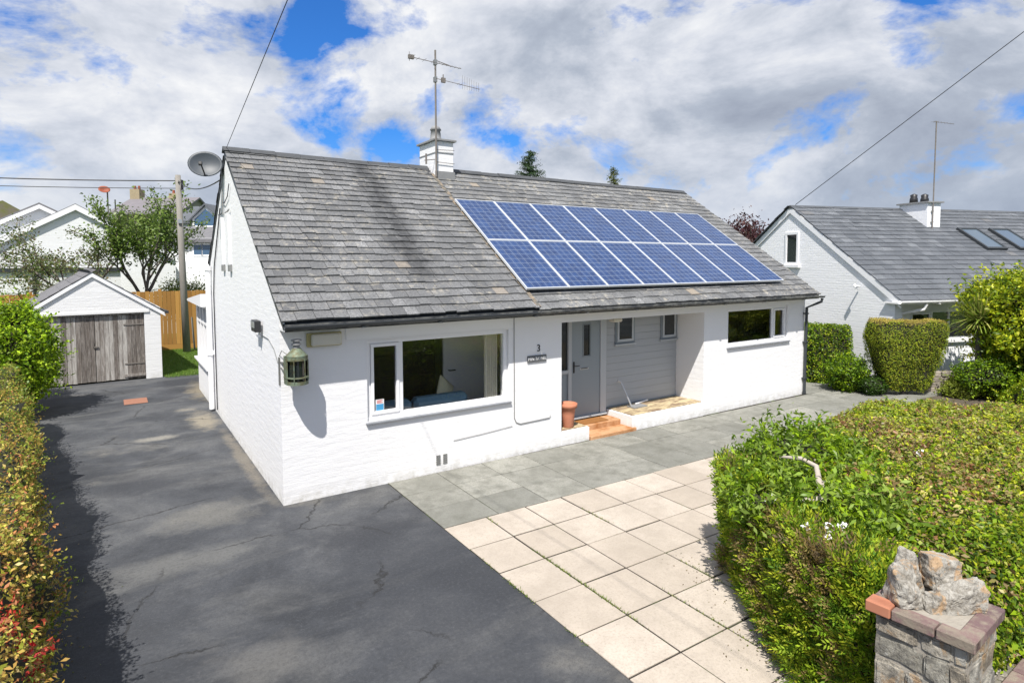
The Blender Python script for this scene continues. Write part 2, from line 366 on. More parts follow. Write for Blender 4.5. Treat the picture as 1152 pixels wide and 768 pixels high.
M['leaf_glossy'] = leafmat('glossy_leaf', .42, .42)
M['needle'] = leafmat('needle', .38, .6)
M['twig'] = mat('twig_wood', build=lambda B: (B.color(B.mix(B.noise(20, 4), (.05, .04, .03), (.13, .11, .09))), B.rough(.9)))
M['bark'] = mat('bark', build=lambda B: (B.color(B.mix(B.noise(9, 6, .7, vec=B.map(B.pos(), (3, 3, .8))), (.06, .05, .042), (.19, .165, .14))), B.rough(.95), B.bump(B.noise(14, 5, .7, vec=B.map(B.pos(), (3, 3, .8))), .8, .02)))
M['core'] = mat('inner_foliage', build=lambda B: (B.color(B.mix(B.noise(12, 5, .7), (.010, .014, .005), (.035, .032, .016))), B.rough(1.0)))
def leaf_polys(P, N, size, aspect=.45, spread=.8, fold=.25, upbias=0.):
    """leaves at points P with outward directions N: kite-shaped, slightly folded"""
    n = len(P); d = N+rng.normal(0, spread, (n, 3)); d[:, 2] += upbias; d /= np.linalg.norm(d, axis=1)[:, None]
    # blade axis mostly perpendicular to facing so that blades lie on the surface
    t = rng.normal(0, 1, (n, 3)); t -= (t*d).sum(1)[:, None]*d; t /= np.linalg.norm(t, axis=1)[:, None]
    s = np.cross(d, t); L = (size*rng.uniform(.6, 1.3, n))[:, None]; W = L*aspect
    k = rng.uniform(-fold, fold*1.5, n)[:, None]*W; dr = rng.uniform(.0, .35, n)[:, None]*L
    base = P-t*L*.5; tip = P+t*L*.5-d*dr; a = P-s*W*.5+d*k-t*L*.05; b = P+s*W*.5+d*k-t*L*.05
    return np.stack([base, b, tip, a], 1)
def sample_surface(me_V, me_F, n):
    V = np.array([tuple(v) for v in me_V]); T3 = []
    for f in me_F:
        for i in range(1, len(f)-1): T3.append((f[0], f[i], f[i+1]))
    T3 = np.array(T3); A, B_, C_ = V[T3[:, 0]], V[T3[:, 1]], V[T3[:, 2]]; cr = np.cross(B_-A, C_-A); ar = np.linalg.norm(cr, axis=1)
    idx = rng.choice(len(T3), n, p=ar/ar.sum()); u = rng.random((n, 1)); v = rng.random((n, 1)); m = (u+v) > 1; u[m] = 1-u[m]; v[m] = 1-v[m]
    return A[idx]+u*(B_-A)[idx]+v*(C_-A)[idx], cr[idx]/ar[idx][:, None]
def pick(cols, n, w=None):
    c = np.array(cols, float); return c[rng.choice(len(c), n, p=(np.array(w)/sum(w) if w else None))]
def nz(P, sc, seed=0):
    return np.array([noise.noise(Vector((p[0]*sc+seed, p[1]*sc-seed, p[2]*sc+.5*seed))) for p in P])
def hedge_mesh(poly, zb, zt, res=.18, bulge=.0, amp=.06, topamp=.05, rnd=.12, lean=0.):
    """closed clipped-hedge body: polygon footprint, wobbly sides and rounded top"""
    # resample outline
    pts = []
    for i in range(len(poly)):
        a = Vector(poly[i]); b = Vector(poly[(i+1) % len(poly)]); k = max(1, int((b-a).length/res))
        pts += [a.lerp(b, j/k) for j in range(k)]
    # smooth outline
    for _ in range(2): pts = [(pts[i-1]+pts[i]*2+pts[(i+1) % len(pts)])/4 for i in range(len(pts))]
    c = sum(pts, Vector((0, 0)))/len(pts); n = len(pts); nm = []
    area = sum(pts[i].x*pts[(i+1) % n].y-pts[(i+1) % n].x*pts[i].y for i in range(n))
    for i in range(n):
        t = (pts[(i+1) % n]-pts[i-1]).normalized(); q = Vector((t.y, -t.x)); nm.append(q if area > 0 else -q)
    V = []; H = zt-zb; lev = max(3, int(H/res))
    ztf = lambda x, y: zt+topamp*noise.noise(Vector((x*1.1, y*1.1, 3)))+topamp*.5*noise.noise(Vector((x*3, y*3, 8)))
    rings = [(j/lev, bulge*math.sin(math.pi*(j/lev)*.9)) for j in range(lev)]
    rings += [(1.0, -rnd*.25)]
    for t, off in rings:
        for i, p in enumerate(pts):
            z = zb+(ztf(p.x, p.y)-rnd*.6-zb)*t
            w = off+amp*noise.noise(Vector((p.x*1.6, p.y*1.6, z*1.6)))+amp*.6*noise.noise(Vector((p.x*5, p.y*5, z*5)))
            q = p+nm[i]*w; V.append((q.x, q.y, z))
    F = []
    for j in range(len(rings)-1): F += [(j*n+i, j*n+(i+1) % n, (j+1)*n+(i+1) % n, (j+1)*n+i) for i in range(n)]
    # top: inset rings to centre
    b = (len(rings)-1)*n
    prev = b
    for s in (rnd, .35, .8, 1.5, 2.4, 3.6):
        st = len(V)
        mx = min(s, .95*min((p-c).length for p in pts))
        for i, p in enumerate(pts):
            d = (c-p); l = d.length; q = p+d/l*min(s, l*.92); V.append((q.x, q.y, ztf(q.x, q.y)))
        F += [(prev+i, prev+(i+1) % n, st+(i+1) % n, st+i) for i in range(n)]; prev = st
    V.append((c.x, c.y, ztf(c.x, c.y))); F += [(prev+i, prev+(i+1) % n, len(V)-1) for i in range(n)]
    if area < 0: F = [tuple(reversed(f)) for f in F]
    return V, F
def shrink(V, F, d):
    me = bpy.data.meshes.new('t'); me.from_pydata([tuple(v) for v in V], [], F); me.update()
    W = [Vector(v.co)-Vector(v.normal)*d for v in me.vertices]; bpy.data.meshes.remove(me); return W
def blob_mesh(c, r, seed=0, amp=.22, sq=(1, 1, 1), sub=3):
    bm = bmesh.new(); bmesh.ops.create_icosphere(bm, subdivisions=sub, radius=1)
    V = []
    for v in bm.verts:
        d = v.co.normalized(); k = 1+amp*noise.noise(d*1.7+Vector((seed, 0, 0)))+amp*.6*noise.noise(d*4+Vector((0, seed, 0)))
        V.append((c[0]+d.x*r*sq[0]*k, c[1]+d.y*r*sq[1]*k, c[2]+d.z*r*sq[2]*k))
    F = [tuple(v.index for v in f.verts) for f in bm.faces]; bm.free(); return V, F
def bush(name, V, F, n, size, cols, w=None, m='leaf', depth=.10, aspect=.5, spread=.8, label=None, cat='shrub', group=None, corecol='core', colfn=None, shr=.07, up=.3, stem=True, fold=.25, shoots=None):
    root = empty(name, (float(np.mean([v[0] for v in V])), float(np.mean([v[1] for v in V])), min(v[2] for v in V)), 0, label, cat, group)
    off = Vector(root.location)
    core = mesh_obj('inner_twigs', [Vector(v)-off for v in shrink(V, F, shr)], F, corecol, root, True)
    P, N = sample_surface(V, F, n); P = P-N*(rng.random((n, 1))**1.5*depth)+N*rng.normal(0, .012, (n, 1)) + N*np.clip(nz(P, 2.6, 4.)[:, None], -.5, .6)*.07
    c = colfn(P, N) if colfn else pick(cols, n, w)
    c = c*(1+.35*nz(P, 2.0, 9.)[:, None])
    if shoots:
        k, l = shoots; S, SN = sample_surface(V, F, k); d = SN+np.array([0, 0, .5])+rng.normal(0, .45, (k, 3)); d /= np.linalg.norm(d, axis=1)[:, None]; ln = l*rng.uniform(.3, 1.2, k)
        if not colfn: sc_ = pick(cols, k, w)
        else: sc_ = colfn(S, SN)
        pp = []; nn = []; cc = []
        for j in range(7):
            pp.append(S+d*(ln*(j+.5)/7)[:, None]+rng.normal(0, size*.22, (k, 3))); nn.append(d*.3+rng.normal(0, .6, (k, 3))+np.array([0, 0, .5])); cc.append(sc_*rng.uniform(.85, 1.25, (k, 1)))
        P = np.concatenate([P]+pp); N = np.concatenate([N]+nn); c = np.concatenate([c]+cc)
    fo = quads_obj('foliage', leaf_polys(P-np.array(off), N, size, aspect, spread, fold, up), m, root, np.clip(c, .002, 1))
    return root
def branches(mb, p, d, L, r, depth, tips, spread=.6, up=.15, n=3, rnd=random):
    q = p.copy(); pts = [p.copy()]; rs = [r]
    for i in range(4):
        d = (d+Vector((rnd.gauss(0, .12), rnd.gauss(0, .12), rnd.gauss(0, .08)+up*.3))).normalized(); q = q+d*L/4; pts.append(q.copy()); rs.append(r*(1-.12*(i+1)))
        if depth <= 1: tips.append((q.copy(), d.copy()))
    mb.tube(pts, rs, 6 if r > .03 else 4)
    if depth == 0: return
    for k in range(n):
        a = Vector((rnd.gauss(0, 1), rnd.gauss(0, 1), rnd.gauss(0, .6))); a = (a-d*a.dot(d)).normalized()
        nd = (d+a*spread*rnd.uniform(.6, 1.3)+Vector((0, 0, up))).normalized()
        st = pts[2+min(2, k % 3)]
        branches(mb, st, nd, L*rnd.uniform(.6, .85), r*.58, depth-1, tips, spread, up, n, rnd)
def tree(name, base, height, trunk_r, nleaf, size, cols, label, cat='tree', group=None, depth=4, spread=.7, up=.15, seed=1, clump=.22, w=None, m='leaf', first=.35, bare=0., n=3, lean=(0, 0)):
    rnd = random.Random(seed); root = empty(name, base, 0, label, cat, group); mb = MB(); tips = []
    p = Vector((0, 0, 0)); top = Vector((lean[0], lean[1], height*first)); mid = top*.5+Vector((rnd.gauss(0, .05), rnd.gauss(0, .05), 0))
    mb.tube([p, mid, top], [trunk_r*1.3, trunk_r, trunk_r*.85], 9)
    for k in range(n+1):
        a = 2*math.pi*k/(n+1)+rnd.random(); d = Vector((math.cos(a)*spread, math.sin(a)*spread, .8)).normalized()
        branches(mb, top-Vector((0, 0, height*.06*k*.5)), d, height*.30, trunk_r*.6, depth-1, tips, spread, up, n, rnd)
    mb.build('trunk', 'bark', root, True)
    tips = [t for t in tips if rnd.random() > bare]
    idx = rng.integers(0, len(tips), nleaf); P = np.array([tuple(tips[i][0]) for i in idx])+rng.normal(0, clump, (nleaf, 3))*np.array([1, 1, .7]); N = rng.normal(0, .6, (nleaf, 3))+np.array([0, 0, .6])
    c = pick(cols, nleaf, w); c = c*(1+.3*nz(P, 1.5, seed)[:, None])
    quads_obj('crown', leaf_polys(P, N, size, .55, .6), m, root, np.clip(c, .002, 1)); return root
def conifer(name, base, height, rad, n, cols, label, seed, group=None):
    root = empty(name, base, 0, label, 'tree', group); rnd = random.Random(seed); mb = MB(); mb.tube([(0, 0, 0), (0, 0, height*.98)], [.16, .015], 7); P = []; N = []
    h = height*.15
    while h < height*.985:
        L = rad*(1-h/height)**.8+.08
        for k in range(7):
            a = rnd.random()*6.28; l = L*rnd.uniform(.65, 1.1); d = Vector((math.cos(a), math.sin(a), rnd.uniform(.05, .35))); mb.tube([(0, 0, h), tuple(Vector((0, 0, h))+d*l)], [.02, .005], 4)
            for j in range(int(n*l)):
                t = rnd.uniform(.15, 1); q = Vector((0, 0, h))+d*l*t+Vector((rnd.gauss(0, .09), rnd.gauss(0, .09), rnd.gauss(-.04, .05))); P.append(tuple(q)); N.append((d.x*.6, d.y*.6, .5))
        h += .17
    mb.build('trunk', 'bark', root)
    P = np.array(P); quads_obj('crown', leaf_polys(P, np.array(N), .13, .35, .5), 'needle', root, pick(cols, len(P))); return root

# ------------------------------------------------------------------ ground
def asphalt(B):
    n1 = B.noise(.55, 6, .62, .4); n2 = B.noise(3.2, 6, .7); n3 = B.noise(150, 3, .7)
    c = B.ramp(n1, [(.38, (.026, .029, .035)), (.50, (.052, .056, .064)), (.64, (.098, .101, .106))])
    # pale dusty wheel-worn bands that run across the drive
    band = B.noise(.9, 5, .65, .6, vec=B.map(B.pos(), (.45, 1.25, 1), (1.3, .4, 0), (0, 0, R(-14))))
    c = B.mix(B.ramp(band, [(.50, 0), (.68, .65)]), c, (.135, .135, .132))
    c = B.mix(B.ramp(n2, [(.35, .35), (.55, 0)]), c, (.028, .03, .034))
    pale = B.math('MULTIPLY', B.ramp(B.noise(.42, 4, .6, vec=B.map(B.pos(), (1, 1, 1), (5.2, 3.3, 0))), [(.60, 0), (.70, 1)]), B.ramp(n2, [(.4, .3), (.6, 1)]))
    c = B.mix(B.math('MULTIPLY', pale, .55), c, (.22, .205, .175))
    # stone chippings showing through
    c = B.mix(B.ramp(n3, [(.58, 0), (.75, .35)]), c, (.20, .20, .20))
    c = B.mix(B.ramp(B.noise(90, 2), [(.3, .5), (.45, 0)]), c, (.02, .02, .022))
    g1 = B.noise(28, 7, .8)
    def spot(c, x, y, rx, ry, rot, colr, k):
        v = B.map(B.pos(), (1/rx, 1/ry, 0), (0, 0, 0), (0, 0, 0)); q = B.n('ShaderNodeVectorMath', operation='DISTANCE'); B.l(v, q.inputs[0]); q.inputs[1].default_value = (x/rx, y/ry, 0)
        d = B.math('ADD', q.outputs['Value'], B.math('MULTIPLY', B.math('SUBTRACT', B.noise(2.2, 6, .75), .5), 1.9))
        return B.mix(B.math('MULTIPLY', B.ramp(d, [(.35, 1), (1.05, 0)]), k), c, colr)
    for a_ in ((-.35, 5.6, .35, 1.0, 0, (.25, .22, .165), .8), (-.1, 2.5, .14, 2.5, 0, (.17, .15, .12), .7), (-1.25, 4.6, .45, .22, 0, (.26, .245, .21), .7), (-.55, 6.8, .25, .2, 0, (.24, .22, .18), .6), (-.9, .2, .8, .5, 0, (.15, .145, .13), .6), (-.9, -3.2, .5, .35, 0, (.15, .145, .135), .45), (.1, 9.0, .5, 1.6, 0, (.24, .20, .13), .6), (-1.2, -1.0, 1.0, .35, 0, (.13, .13, .125), .6), (.6, -1.4, .8, .5, 0, (.028, .03, .036), .7), (-1.6, 2.0, .7, .6, 0, (.03, .032, .038), .6), (-.3, -5.0, .8, .5, 0, (.03, .032, .038), .5), (-2.0, 9.8, 1.2, .6, 0, (.032, .034, .038), .6), (.75, -3.0, 1.3, 2.9, 0, (.030, .033, .040), .62), (-2.0, -3.5, .9, 2.5, 0, (.04, .043, .05), .4)): c = spot(c, *a_)
    g1 = B.noise(28, 7, .8); c = B.mix(B.ramp(g1, [(.34, .5), (.50, 0)]), c, (.02, .021, .024)); c = B.mix(B.ramp(g1, [(.54, 0), (.74, .38)]), c, (.15, .153, .158))
    fleck = B.math('MULTIPLY', B.ramp(B.vor(34), [(.0, 1), (.10, 0)]), B.ramp(B.noise(5, 3), [(.52, 0), (.6, .8)])); c = B.mix(fleck, c, (.27, .265, .25))
    # cracks
    wv = B.n('ShaderNodeVectorMath', operation='ADD'); B.l(B.map(B.pos(), (.8, 1.1, 1), (0, 0, 0), (0, 0, R(22))), wv.inputs[0])
    ws = B.n('ShaderNodeVectorMath', operation='SCALE'); B.l(B.noise(2.4, 6, .7, out='Color'), ws.inputs[0]); ws.inputs['Scale'].default_value = .35; B.l(ws.outputs[0], wv.inputs[1])
    ck = B.vor(.42, 'DISTANCE_TO_EDGE', vec=wv.outputs[0])
    cm = B.math('MULTIPLY', B.ramp(ck, [(.0, 1), (.0075, 0)]), B.ramp(B.noise(.8, 3), [(.46, 0), (.54, 1)]))
    c = B.mix(B.math('MULTIPLY', cm, .9), c, (.012, .012, .012))
    B.color(c); B.rough(.88)
    h = B.math('SUBTRACT', B.math('ADD', B.math('MULTIPLY', B.math('ADD', n3, B.math('MULTIPLY', g1, 1.6)), .6), B.math('MULTIPLY', B.noise(1.2, 3), 4.)), B.math('MULTIPLY', cm, 1.5))
    B.bump(h, .5, .008)
M['asphalt'] = mat('old_tarmac', build=asphalt)
M['grass'] = mat('grass_soil', build=lambda B: (B.color(B.mix(B.noise(.8, 5), (.05, .10, .015), (.10, .16, .03))), B.rough(1)))
M['soil'] = mat('soil', build=lambda B: (B.color(B.mix(B.noise(6, 5, .7), (.05, .04, .028), (.13, .105, .075))), B.rough(1), B.bump(B.noise(15, 5, .7), .8, .03)))
def slabmat(a, b, st, stc):
    def f(B):
        c = B.mix(B.isl(), a, b); n = B.noise(3.5, 6, .7)
        c = B.mix(B.ramp(n, [(.45, 0), (.7, st)]), c, stc)
        c = B.mix(B.ramp(B.noise(45, 6, .85), [(.48, 0), (.66, .75)]), c, stc)
        c = B.mix(B.math('MULTIPLY', B.ramp(B.vor(11), [(.0, 1), (.08, 0)]), B.ramp(B.noise(1.4, 2), [(.50, 0), (.56, .8)])), c, tuple(x*.45 for x in stc))
        c = B.mix(B.ramp(B.noise(.7, 5, .65), [(.44, 0), (.66, .5)]), c, stc)
        B.color(c); B.rough(.85); B.bump(B.math('ADD', B.noise(60, 4), B.noise(4, 4)), .25, .006)
    return f
M['slab_light'] = mat('buff_paving', build=slabmat((.40, .345, .285), (.50, .44, .375), .45, (.29, .25, .205)))
M['slab_dark'] = mat('grey_paving', build=slabmat((.20, .20, .178), (.31, .305, .27), .8, (.12, .12, .10)))
M['joint'] = mat('slab_joint', build=lambda B: (B.color(B.mix(B.ramp(B.noise(2.5, 5, .7), [(.52, 0), (.64, 1)]), (.03, .025, .02), (.06, .085, .02))), B.rough(1)))

gm = MB(); gm.add([(-900, -900, -.03), (900, -900, -.03), (900, 900, -.03), (-900, 900, -.03)], [(0, 1, 2, 3)]); tag(gm.build('ground', 'grass'), kind='structure')
# driveway sheet, subdivided and very slightly uneven
def sheet(name, poly, z, m, res=.6, amp=0., grid=None):
    mb = MB(); mb.add([(x, y, z) for x, y in poly], [tuple(range(len(poly)))]); return tag(mb.build(name, m), kind='structure')
sheet('driveway', [(-4.5, 11.6), (-4.5, -9.6), (1.44, -9.6), (1.49, 0.1), (0.05, .1), (.05, 7.4), (.42, 11.6)], 0.0, 'asphalt')
sheet('road', [(-60, -9.6), (-60, -17.5), (60, -17.5), (60, -9.6)], -.012, 'asphalt')
# patio bed + slabs
sheet('patio_bed', [(1.49, 0.1), (1.44, -9.6), (13, -9.6), (13, -3), (16.5, -1.8), (16.5, 7), (12.3, 7), (12.3, 0.1)], .003, 'joint')
def slabs(name, gx, gy, sx, sy, nx, ny, m, keep, gap=.012, bx=0):
    mb = MB(); a = -.009
    for j in range(ny):
        for i in range(nx):
            x = gx+i*sx; y = gy-(j+1)*sy
            if not keep(x+sx/2, y+sy/2): continue
            x += (bx if j % 2 else 0)
            g = gap*random.uniform(.5, 1.1); z = .015+random.uniform(-.003, .003); t = [random.uniform(-.002, .002) for _ in range(4)]
            c = [(x+g/2, y+g/2), (x+sx-g/2, y+g/2), (x+sx-g/2, y+sy-g/2), (x+g/2, y+sy-g/2)]
            c = [(p-a*q, q+a*p) for p, q in c]; ch = .004
            V = [(p, q, .0045) for p, q in c]+[(p, q, z+t[k]-ch) for k, (p, q) in enumerate(c)]
            mx, my = sum(p for p, q in c)/4, sum(q for p, q in c)/4
            V += [(p+(mx-p)*.012, q+(my-q)*.012, z+t[k]) for k, (p, q) in enumerate(c)]
            F = [(0, 1, 5, 4), (1, 2, 6, 5), (2, 3, 7, 6), (3, 0, 4, 7), (4, 5, 9, 8), (5, 6, 10, 9), (6, 7, 11, 10), (7, 4, 8, 11), (8, 9, 10, 11)]
            mb.add(V, F)
    return tag(mb.build(name, m), kind='structure')
slabs('grey_paving', 1.494, 0.0, .80, .6153, 19, 3, 'slab_dark', lambda x, y: x < 16.4, .015, 0)
slabs('side_path', 12.45, 3.08, .80, .6153, 3, 5, 'slab_dark', lambda x, y: True, .008, 0)
slabs('light_paving', 1.494, -1.846, .605, .646, 26, 12, 'slab_light', lambda x, y: not (x > 5.4 and y < -3.4), .024)
# little moss tufts in the joints
mm = MB(); 
# bed soil under the hedges
sheet('hedge_bed', [(2.6, -7.1), (2.9, -5.4), (3.9, -4.3), (8, -3.4), (14, -1.9), (17, -2.2), (22, -8), (22, -9.3), (2.6, -9.3)], .024, 'soil')
sheet('left_bed', [(-8, -9.6), (-2.75, -9.6), (-2.75, -3), (-3.6, 5), (-4.0, 11.5), (-8, 11.5)], .006, 'soil')

# ------------------------------------------------------------------ main bungalow
house = empty('bungalow', (0, 0, 0), 0, 'white painted bungalow with grey slate roof, recessed porch and solar panels', 'house')
L = 12.38; EY, EZ = -.30, 2.50; RY, RZ = 3.95, 5.35; BY, BZ = 6.46, 3.40
H_ = 2.44
fr = wall_holes(0, L, -.05, H_, [(1.2, 3.66, .965, 2.17), (4.78, 8.62, -.06, 2.22), (9.42, 11.68, 1.403, 2.25)], 0, .26)
weld(fr.build('front_wall', 'white', house))
gable = [(0, .26, -.05), (0, BY, -.05), (0, BY, 3.28), (0, RY, RZ-.10), (0, 0.0, 2.63), (0, 0.0, 2.442), (0, .26, 2.442)]
MB().prism(gable, (.26, 0, 0)).build('gable_wall', 'white', house)
MB().prism([(L-.26, p[1], p[2]) for p in gable], (.26, 0, 0)).build('gable_wall', 'white', house)
MB().box(.262, L-.262, BY-.25, BY-.002, -.05, 3.2).build('rear_wall', 'white', house)
# porch recess
MB().box(4.60, 4.779, .262, .80, -.05, 2.40).build('porch_wall', 'white', house); MB().box(8.621, 8.80, .262, .80, -.05, 2.40).build('porch_wall', 'white', house)
MB().box(4.782, 8.618, .002, .90, 2.222, 2.30).build('porch_ceiling', 'soffit', house)
# cladding boards: lapped
cb = MB(); z = .325; k = 0
while z < 2.21:
    z2 = min(z+.145, 2.221); cb.prism([(6.49, .765, z), (6.49, .748, z+.003), (6.49, .760, z2), (6.49, .78, z2)], (2.128, 0, 0)); z = z2+.002; k += 1
cb.build('cladding', 'clad', house)
MB().box(6.49, 8.62, .782, .84, .30, 2.221).build('cladding_backing', 'upvc_grey', house)
MB().box(6.49, 8.615, .735, .762, .300, .335).build('skirting_trim', 'upvc_grey', house)

def window(parent, x0, x1, z0, z1, y, panes, fm='upvc', fw_=.055, depth=.07, sash=(), pane='glass', mtx=None, sillm=None, sill=None, name='window'):
    """frame in the XZ plane at depth y; panes = x positions of mullions; sash = indices of opening lights"""
    f = MB(); xs = [x0]+list(panes)+[x1]; n = len(xs)-1
    f.box(x0, x1, y, y+depth, z0, z0+fw_); f.box(x0, x1, y, y+depth, z1-fw_, z1)
    f.box(x0, x0+fw_, y+.001, y+depth, z0+fw_, z1-fw_); f.box(x1-fw_, x1, y+.001, y+depth, z0+fw_, z1-fw_)
    for q in panes: f.box(q-fw_*.5, q+fw_*.5, y+.001, y+depth, z0+fw_, z1-fw_)
    fo = f.build(name, fm, parent, matrix=mtx, bevel=.004)
    for i in range(n):
        a = xs[i]+(fw_ if i == 0 else fw_*.5); b = xs[i+1]-(fw_ if i == n-1 else fw_*.5); c, d = z0+fw_, z1-fw_
        if i in sash:
            s_ = MB(); w = .05; s_.box(a+.004, b-.004, y-.018, y+.04, c+.004, c+w); s_.box(a+.004, b-.004, y-.018, y+.04, d-w, d-.004); s_.box(a+.004, a+w, y-.017, y+.04, c+w, d-w); s_.box(b-w, b-.004, y-.017, y+.04, c+w, d-w)
            s_.build('sash', fm, fo, bevel=.004); a += w; b -= w; c += w; d -= w
        MB().add([(a, y+.03, c), (b, y+.03, c), (b, y+.03, d), (a, y+.03, d)], [(0, 1, 2, 3)]).build('pane', pane, fo)
    return fo
w1 = window(house, 1.21, 3.655, .99, 2.165, .05, [1.75], sash=(0,), fw_=.06)
MB().box(1.17, 3.69, -.045, .05, .935, .962).build('sill', 'sill', house, bevel=.004)
MB().box(1.215, 3.65, .0, .05, .963, .990).build('sill', 'upvc', house)
w2 = window(house, 9.43, 11.67, 1.43, 2.245, .05, [11.13], sash=(1,), fw_=.06)
MB().box(9.38, 11.73, -.045, .05, 1.37, 1.40).build('sill', 'sill', house, bevel=.004)
MB().box(9.43, 11.67, .0, .05, 1.401, 1.43).build('sill', 'upvc', house)
# white board over the left window, with its end tick
MB().box(.9, 3.74, -.012, -.0015, 2.20, 2.43).build('soffit_board', 'upvc', house)
# small porch windows in grey surround
for x0, x1 in ((6.76, 7.31), (8.10, 8.605)):
    f = MB().box(x0, x1, .728, .80, 1.60, 2.219); fo = f.build('window', 'upvc_grey', house, bevel=.003)
    s_ = MB(); a, b, c, d = x0+.045, x1-.045, 1.64, 2.195; w = .05
    s_.box(a, b, .712, .727, c, c+w); s_.box(a, b, .712, .727, d-w, d); s_.box(a, a+w, .712, .727, c+w, d-w); s_.box(b-w, b, .712, .727, c+w, d-w); s_.build('sash', 'upvc_light', fo, bevel=.003)
    MB().box(a+w, b-w, .720, .7265, c+w, d-w).build('pane', 'darkglass', fo)
    MB().box(x0-.03, x1+.01 if x1 < 8 else x1, .69, .745, 1.565, 1.598).build('sill', 'upvc_light', fo, bevel=.003)
# front door, frame, sidelight
dfm = MB(); dfm.box(5.50, 5.585, .70, .80, .24, 2.219); dfm.box(6.33, 6.488, .70, .80, .24, 2.219); dfm.box(5.585, 6.33, .701, .80, 2.14, 2.219); dfm.box(4.785, 5.50, .702, .80, 2.15, 2.219); dfm.box(4.785, 5.50, .702, .80, 1.12, 1.19); dfm.box(4.785, 4.85, .702, .80, .24, 1.12); dfm.box(4.785, 4.85, .702, .80, 1.19, 2.15)
dfm.box(4.786, 6.487, .66, .80, .205, .24)
dframe = dfm.build('door_frame', 'upvc_light', house, bevel=.004)
MB().box(4.85, 5.50, .735, .78, .241, 1.119).build('lower_panel', 'door', dframe)
MB().box(4.92, 5.43, .725, .735, .31, 1.05).build('raised_panel', 'door', dframe, bevel=.006)
MB().box(4.85, 5.50, .745, .76, 1.191, 2.149).build('sidelight_pane', 'darkglass', dframe)
door = weld(wall_holes(5.587, 6.328, .242, 2.138, [(5.90, 6.06, 1.44, 2.05)], .722, .77).build('front_door', 'door', house))
MB().box(5.90, 6.06, .74, .75, 1.44, 2.05).build('pane', 'darkglass', door)
bead = MB()
for a, b, c, d in ((5.875, 6.085, 1.415, 1.44), (5.875, 6.085, 2.05, 2.075), (5.875, 5.90, 1.44, 2.05), (6.06, 6.085, 1.44, 2.05)): bead.box(a, b, .712, .73, c, d)
bead.build('glazing_bead', 'upvc_grey', door, bevel=.003)
hm = MB().box(5.635, 5.665, .708, .722, 1.12, 1.34); hm.tube([(5.65, .71, 1.26), (5.65, .675, 1.26), (5.76, .67, 1.262)], .009, 6); hm.build('handle', 'black', door)
MB().box(5.80, 6.03, .712, .7215, 1.165, 1.20).build('letterbox', 'alu', door, bevel=.003)
MB().box(5.83, 6.00, .7105, .7118, 1.182, 1.196).build('letterbox_slot', 'black', door)
# porch floor, plinth, steps
M['flag'] = mat('flagstone', build=lambda B: (B.color(B.mix(B.ramp(B.noise(2.6, 5, .7, .5, vec=B.map(B.pos(), (1, 2.4, 1))), [(.42, 0), (.58, 1)]), (.50, .41, .25), (.22, .155, .10))), B.rough(.85), B.bump(B.noise(12, 5), .6, .02)))
M['quarry'] = mat('quarry_tile', build=lambda B: (B.color(B.mix(B.ramp(B.noise(3.5, 5, .7), [(.4, 0), (.65, 1)]), (.50, .29, .155), (.33, .14, .045))), B.rough(.8), B.bump(B.noise(30, 4), .3, .01)))
M['doormat'] = mat('coir_mat', build=lambda B: (B.color(B.mix(B.noise(60, 3), (.22, .085, .02), (.33, .15, .04))), B.rough(1), B.bump(B.noise(120, 3), 1, .01)))
MB().box(6.52, 8.62, -.02, .74, -.04, .285).build('porch_plinth', 'white', house, bevel=.008)
fl = MB(); x = 6.56
for x1, x2 in ((6.56, 7.02), (7.035, 7.62), (7.635, 8.12), (8.135, 8.60)):
    ys = -.0+random.uniform(.28, .42)
    for a, b in ((.03, ys), (ys+.012, .72)): fl.box(x1, x2, a, b, .286, .308+random.uniform(-.004, .006))
fl.build('flagstones', 'flag', house, bevel=.005)
MB().box(4.78, 5.44, -.002, .62, -.04, .25).build('porch_plinth', 'white', house, bevel=.008)
MB().box(4.81, 5.40, .05, .60, .251, .268).build('flagstones', 'flag', house, bevel=.005)
MB().box(5.442, 6.518, .30, .70, -.04, .175).build('doorstep', 'quarry', house, bevel=.01)
MB().box(5.442, 6.60, -.06, .30, -.04, .075).build('doorstep', 'quarry', house, bevel=.01)
tag(MB().box(5.62, 6.25, .36, .64, .177, .192).build('doormat', 'doormat', bevel=.004), 'brown coir doormat lying on the step at the grey front door', 'doormat')
# air bricks
for cx in (2.33, 2.45):
    ab = MB()
    for k in range(5): ab.box(cx-.035, cx+.035, -.012, -.002, .13+k*.032, .15+k*.032)
    ab.build('air_brick', 'steel', house)
# roofs
U = Vector((0, RY-EY, RZ-EZ)); UL = U.length; U.normalize(); Nf = Vector((0, -U.z, U.y))
Ub = Vector((0, RY-BY-.18, RZ-BZ+.15)); UbL = Ub.length; Ub.normalize()
e0 = Vector((-.02, EY, EZ)); 
def deck(x0, x1, h=.0):
    return MB().prism([(x0, EY+.02, EZ-.005+h), (x0, RY, RZ-.02+h), (x0, BY+.16, BZ-.16+h), (x0, BY+.16, BZ-.21+h), (x0, RY, RZ-.12+h), (x0, EY+.02, EZ-.08+h)], (x1-x0, 0, 0))
deck(-.015, L+.10).build('roof_deck', 'gutter', house)
SX = 4.06
left_roof = slates('left_roof_slates', (-.03, EY, EZ+.03), (1, 0, 0), U, SX+.02, UL-.02, .198, .215, 'slate', house, lift=.026, thick=.012, jit=.009)
tag(left_roof, 'grey slate slope with a dark run-off stain below the chimney')
right_roof = slates('right_roof_slates', (SX, EY-.01, EZ), (1, 0, 0), U, L+.13-SX, UL-.02, .2, .225, 'slate2', house, lift=.022, thick=.012, jit=.009)
tag(right_roof, 'paler lichened slate slope around the solar panels')
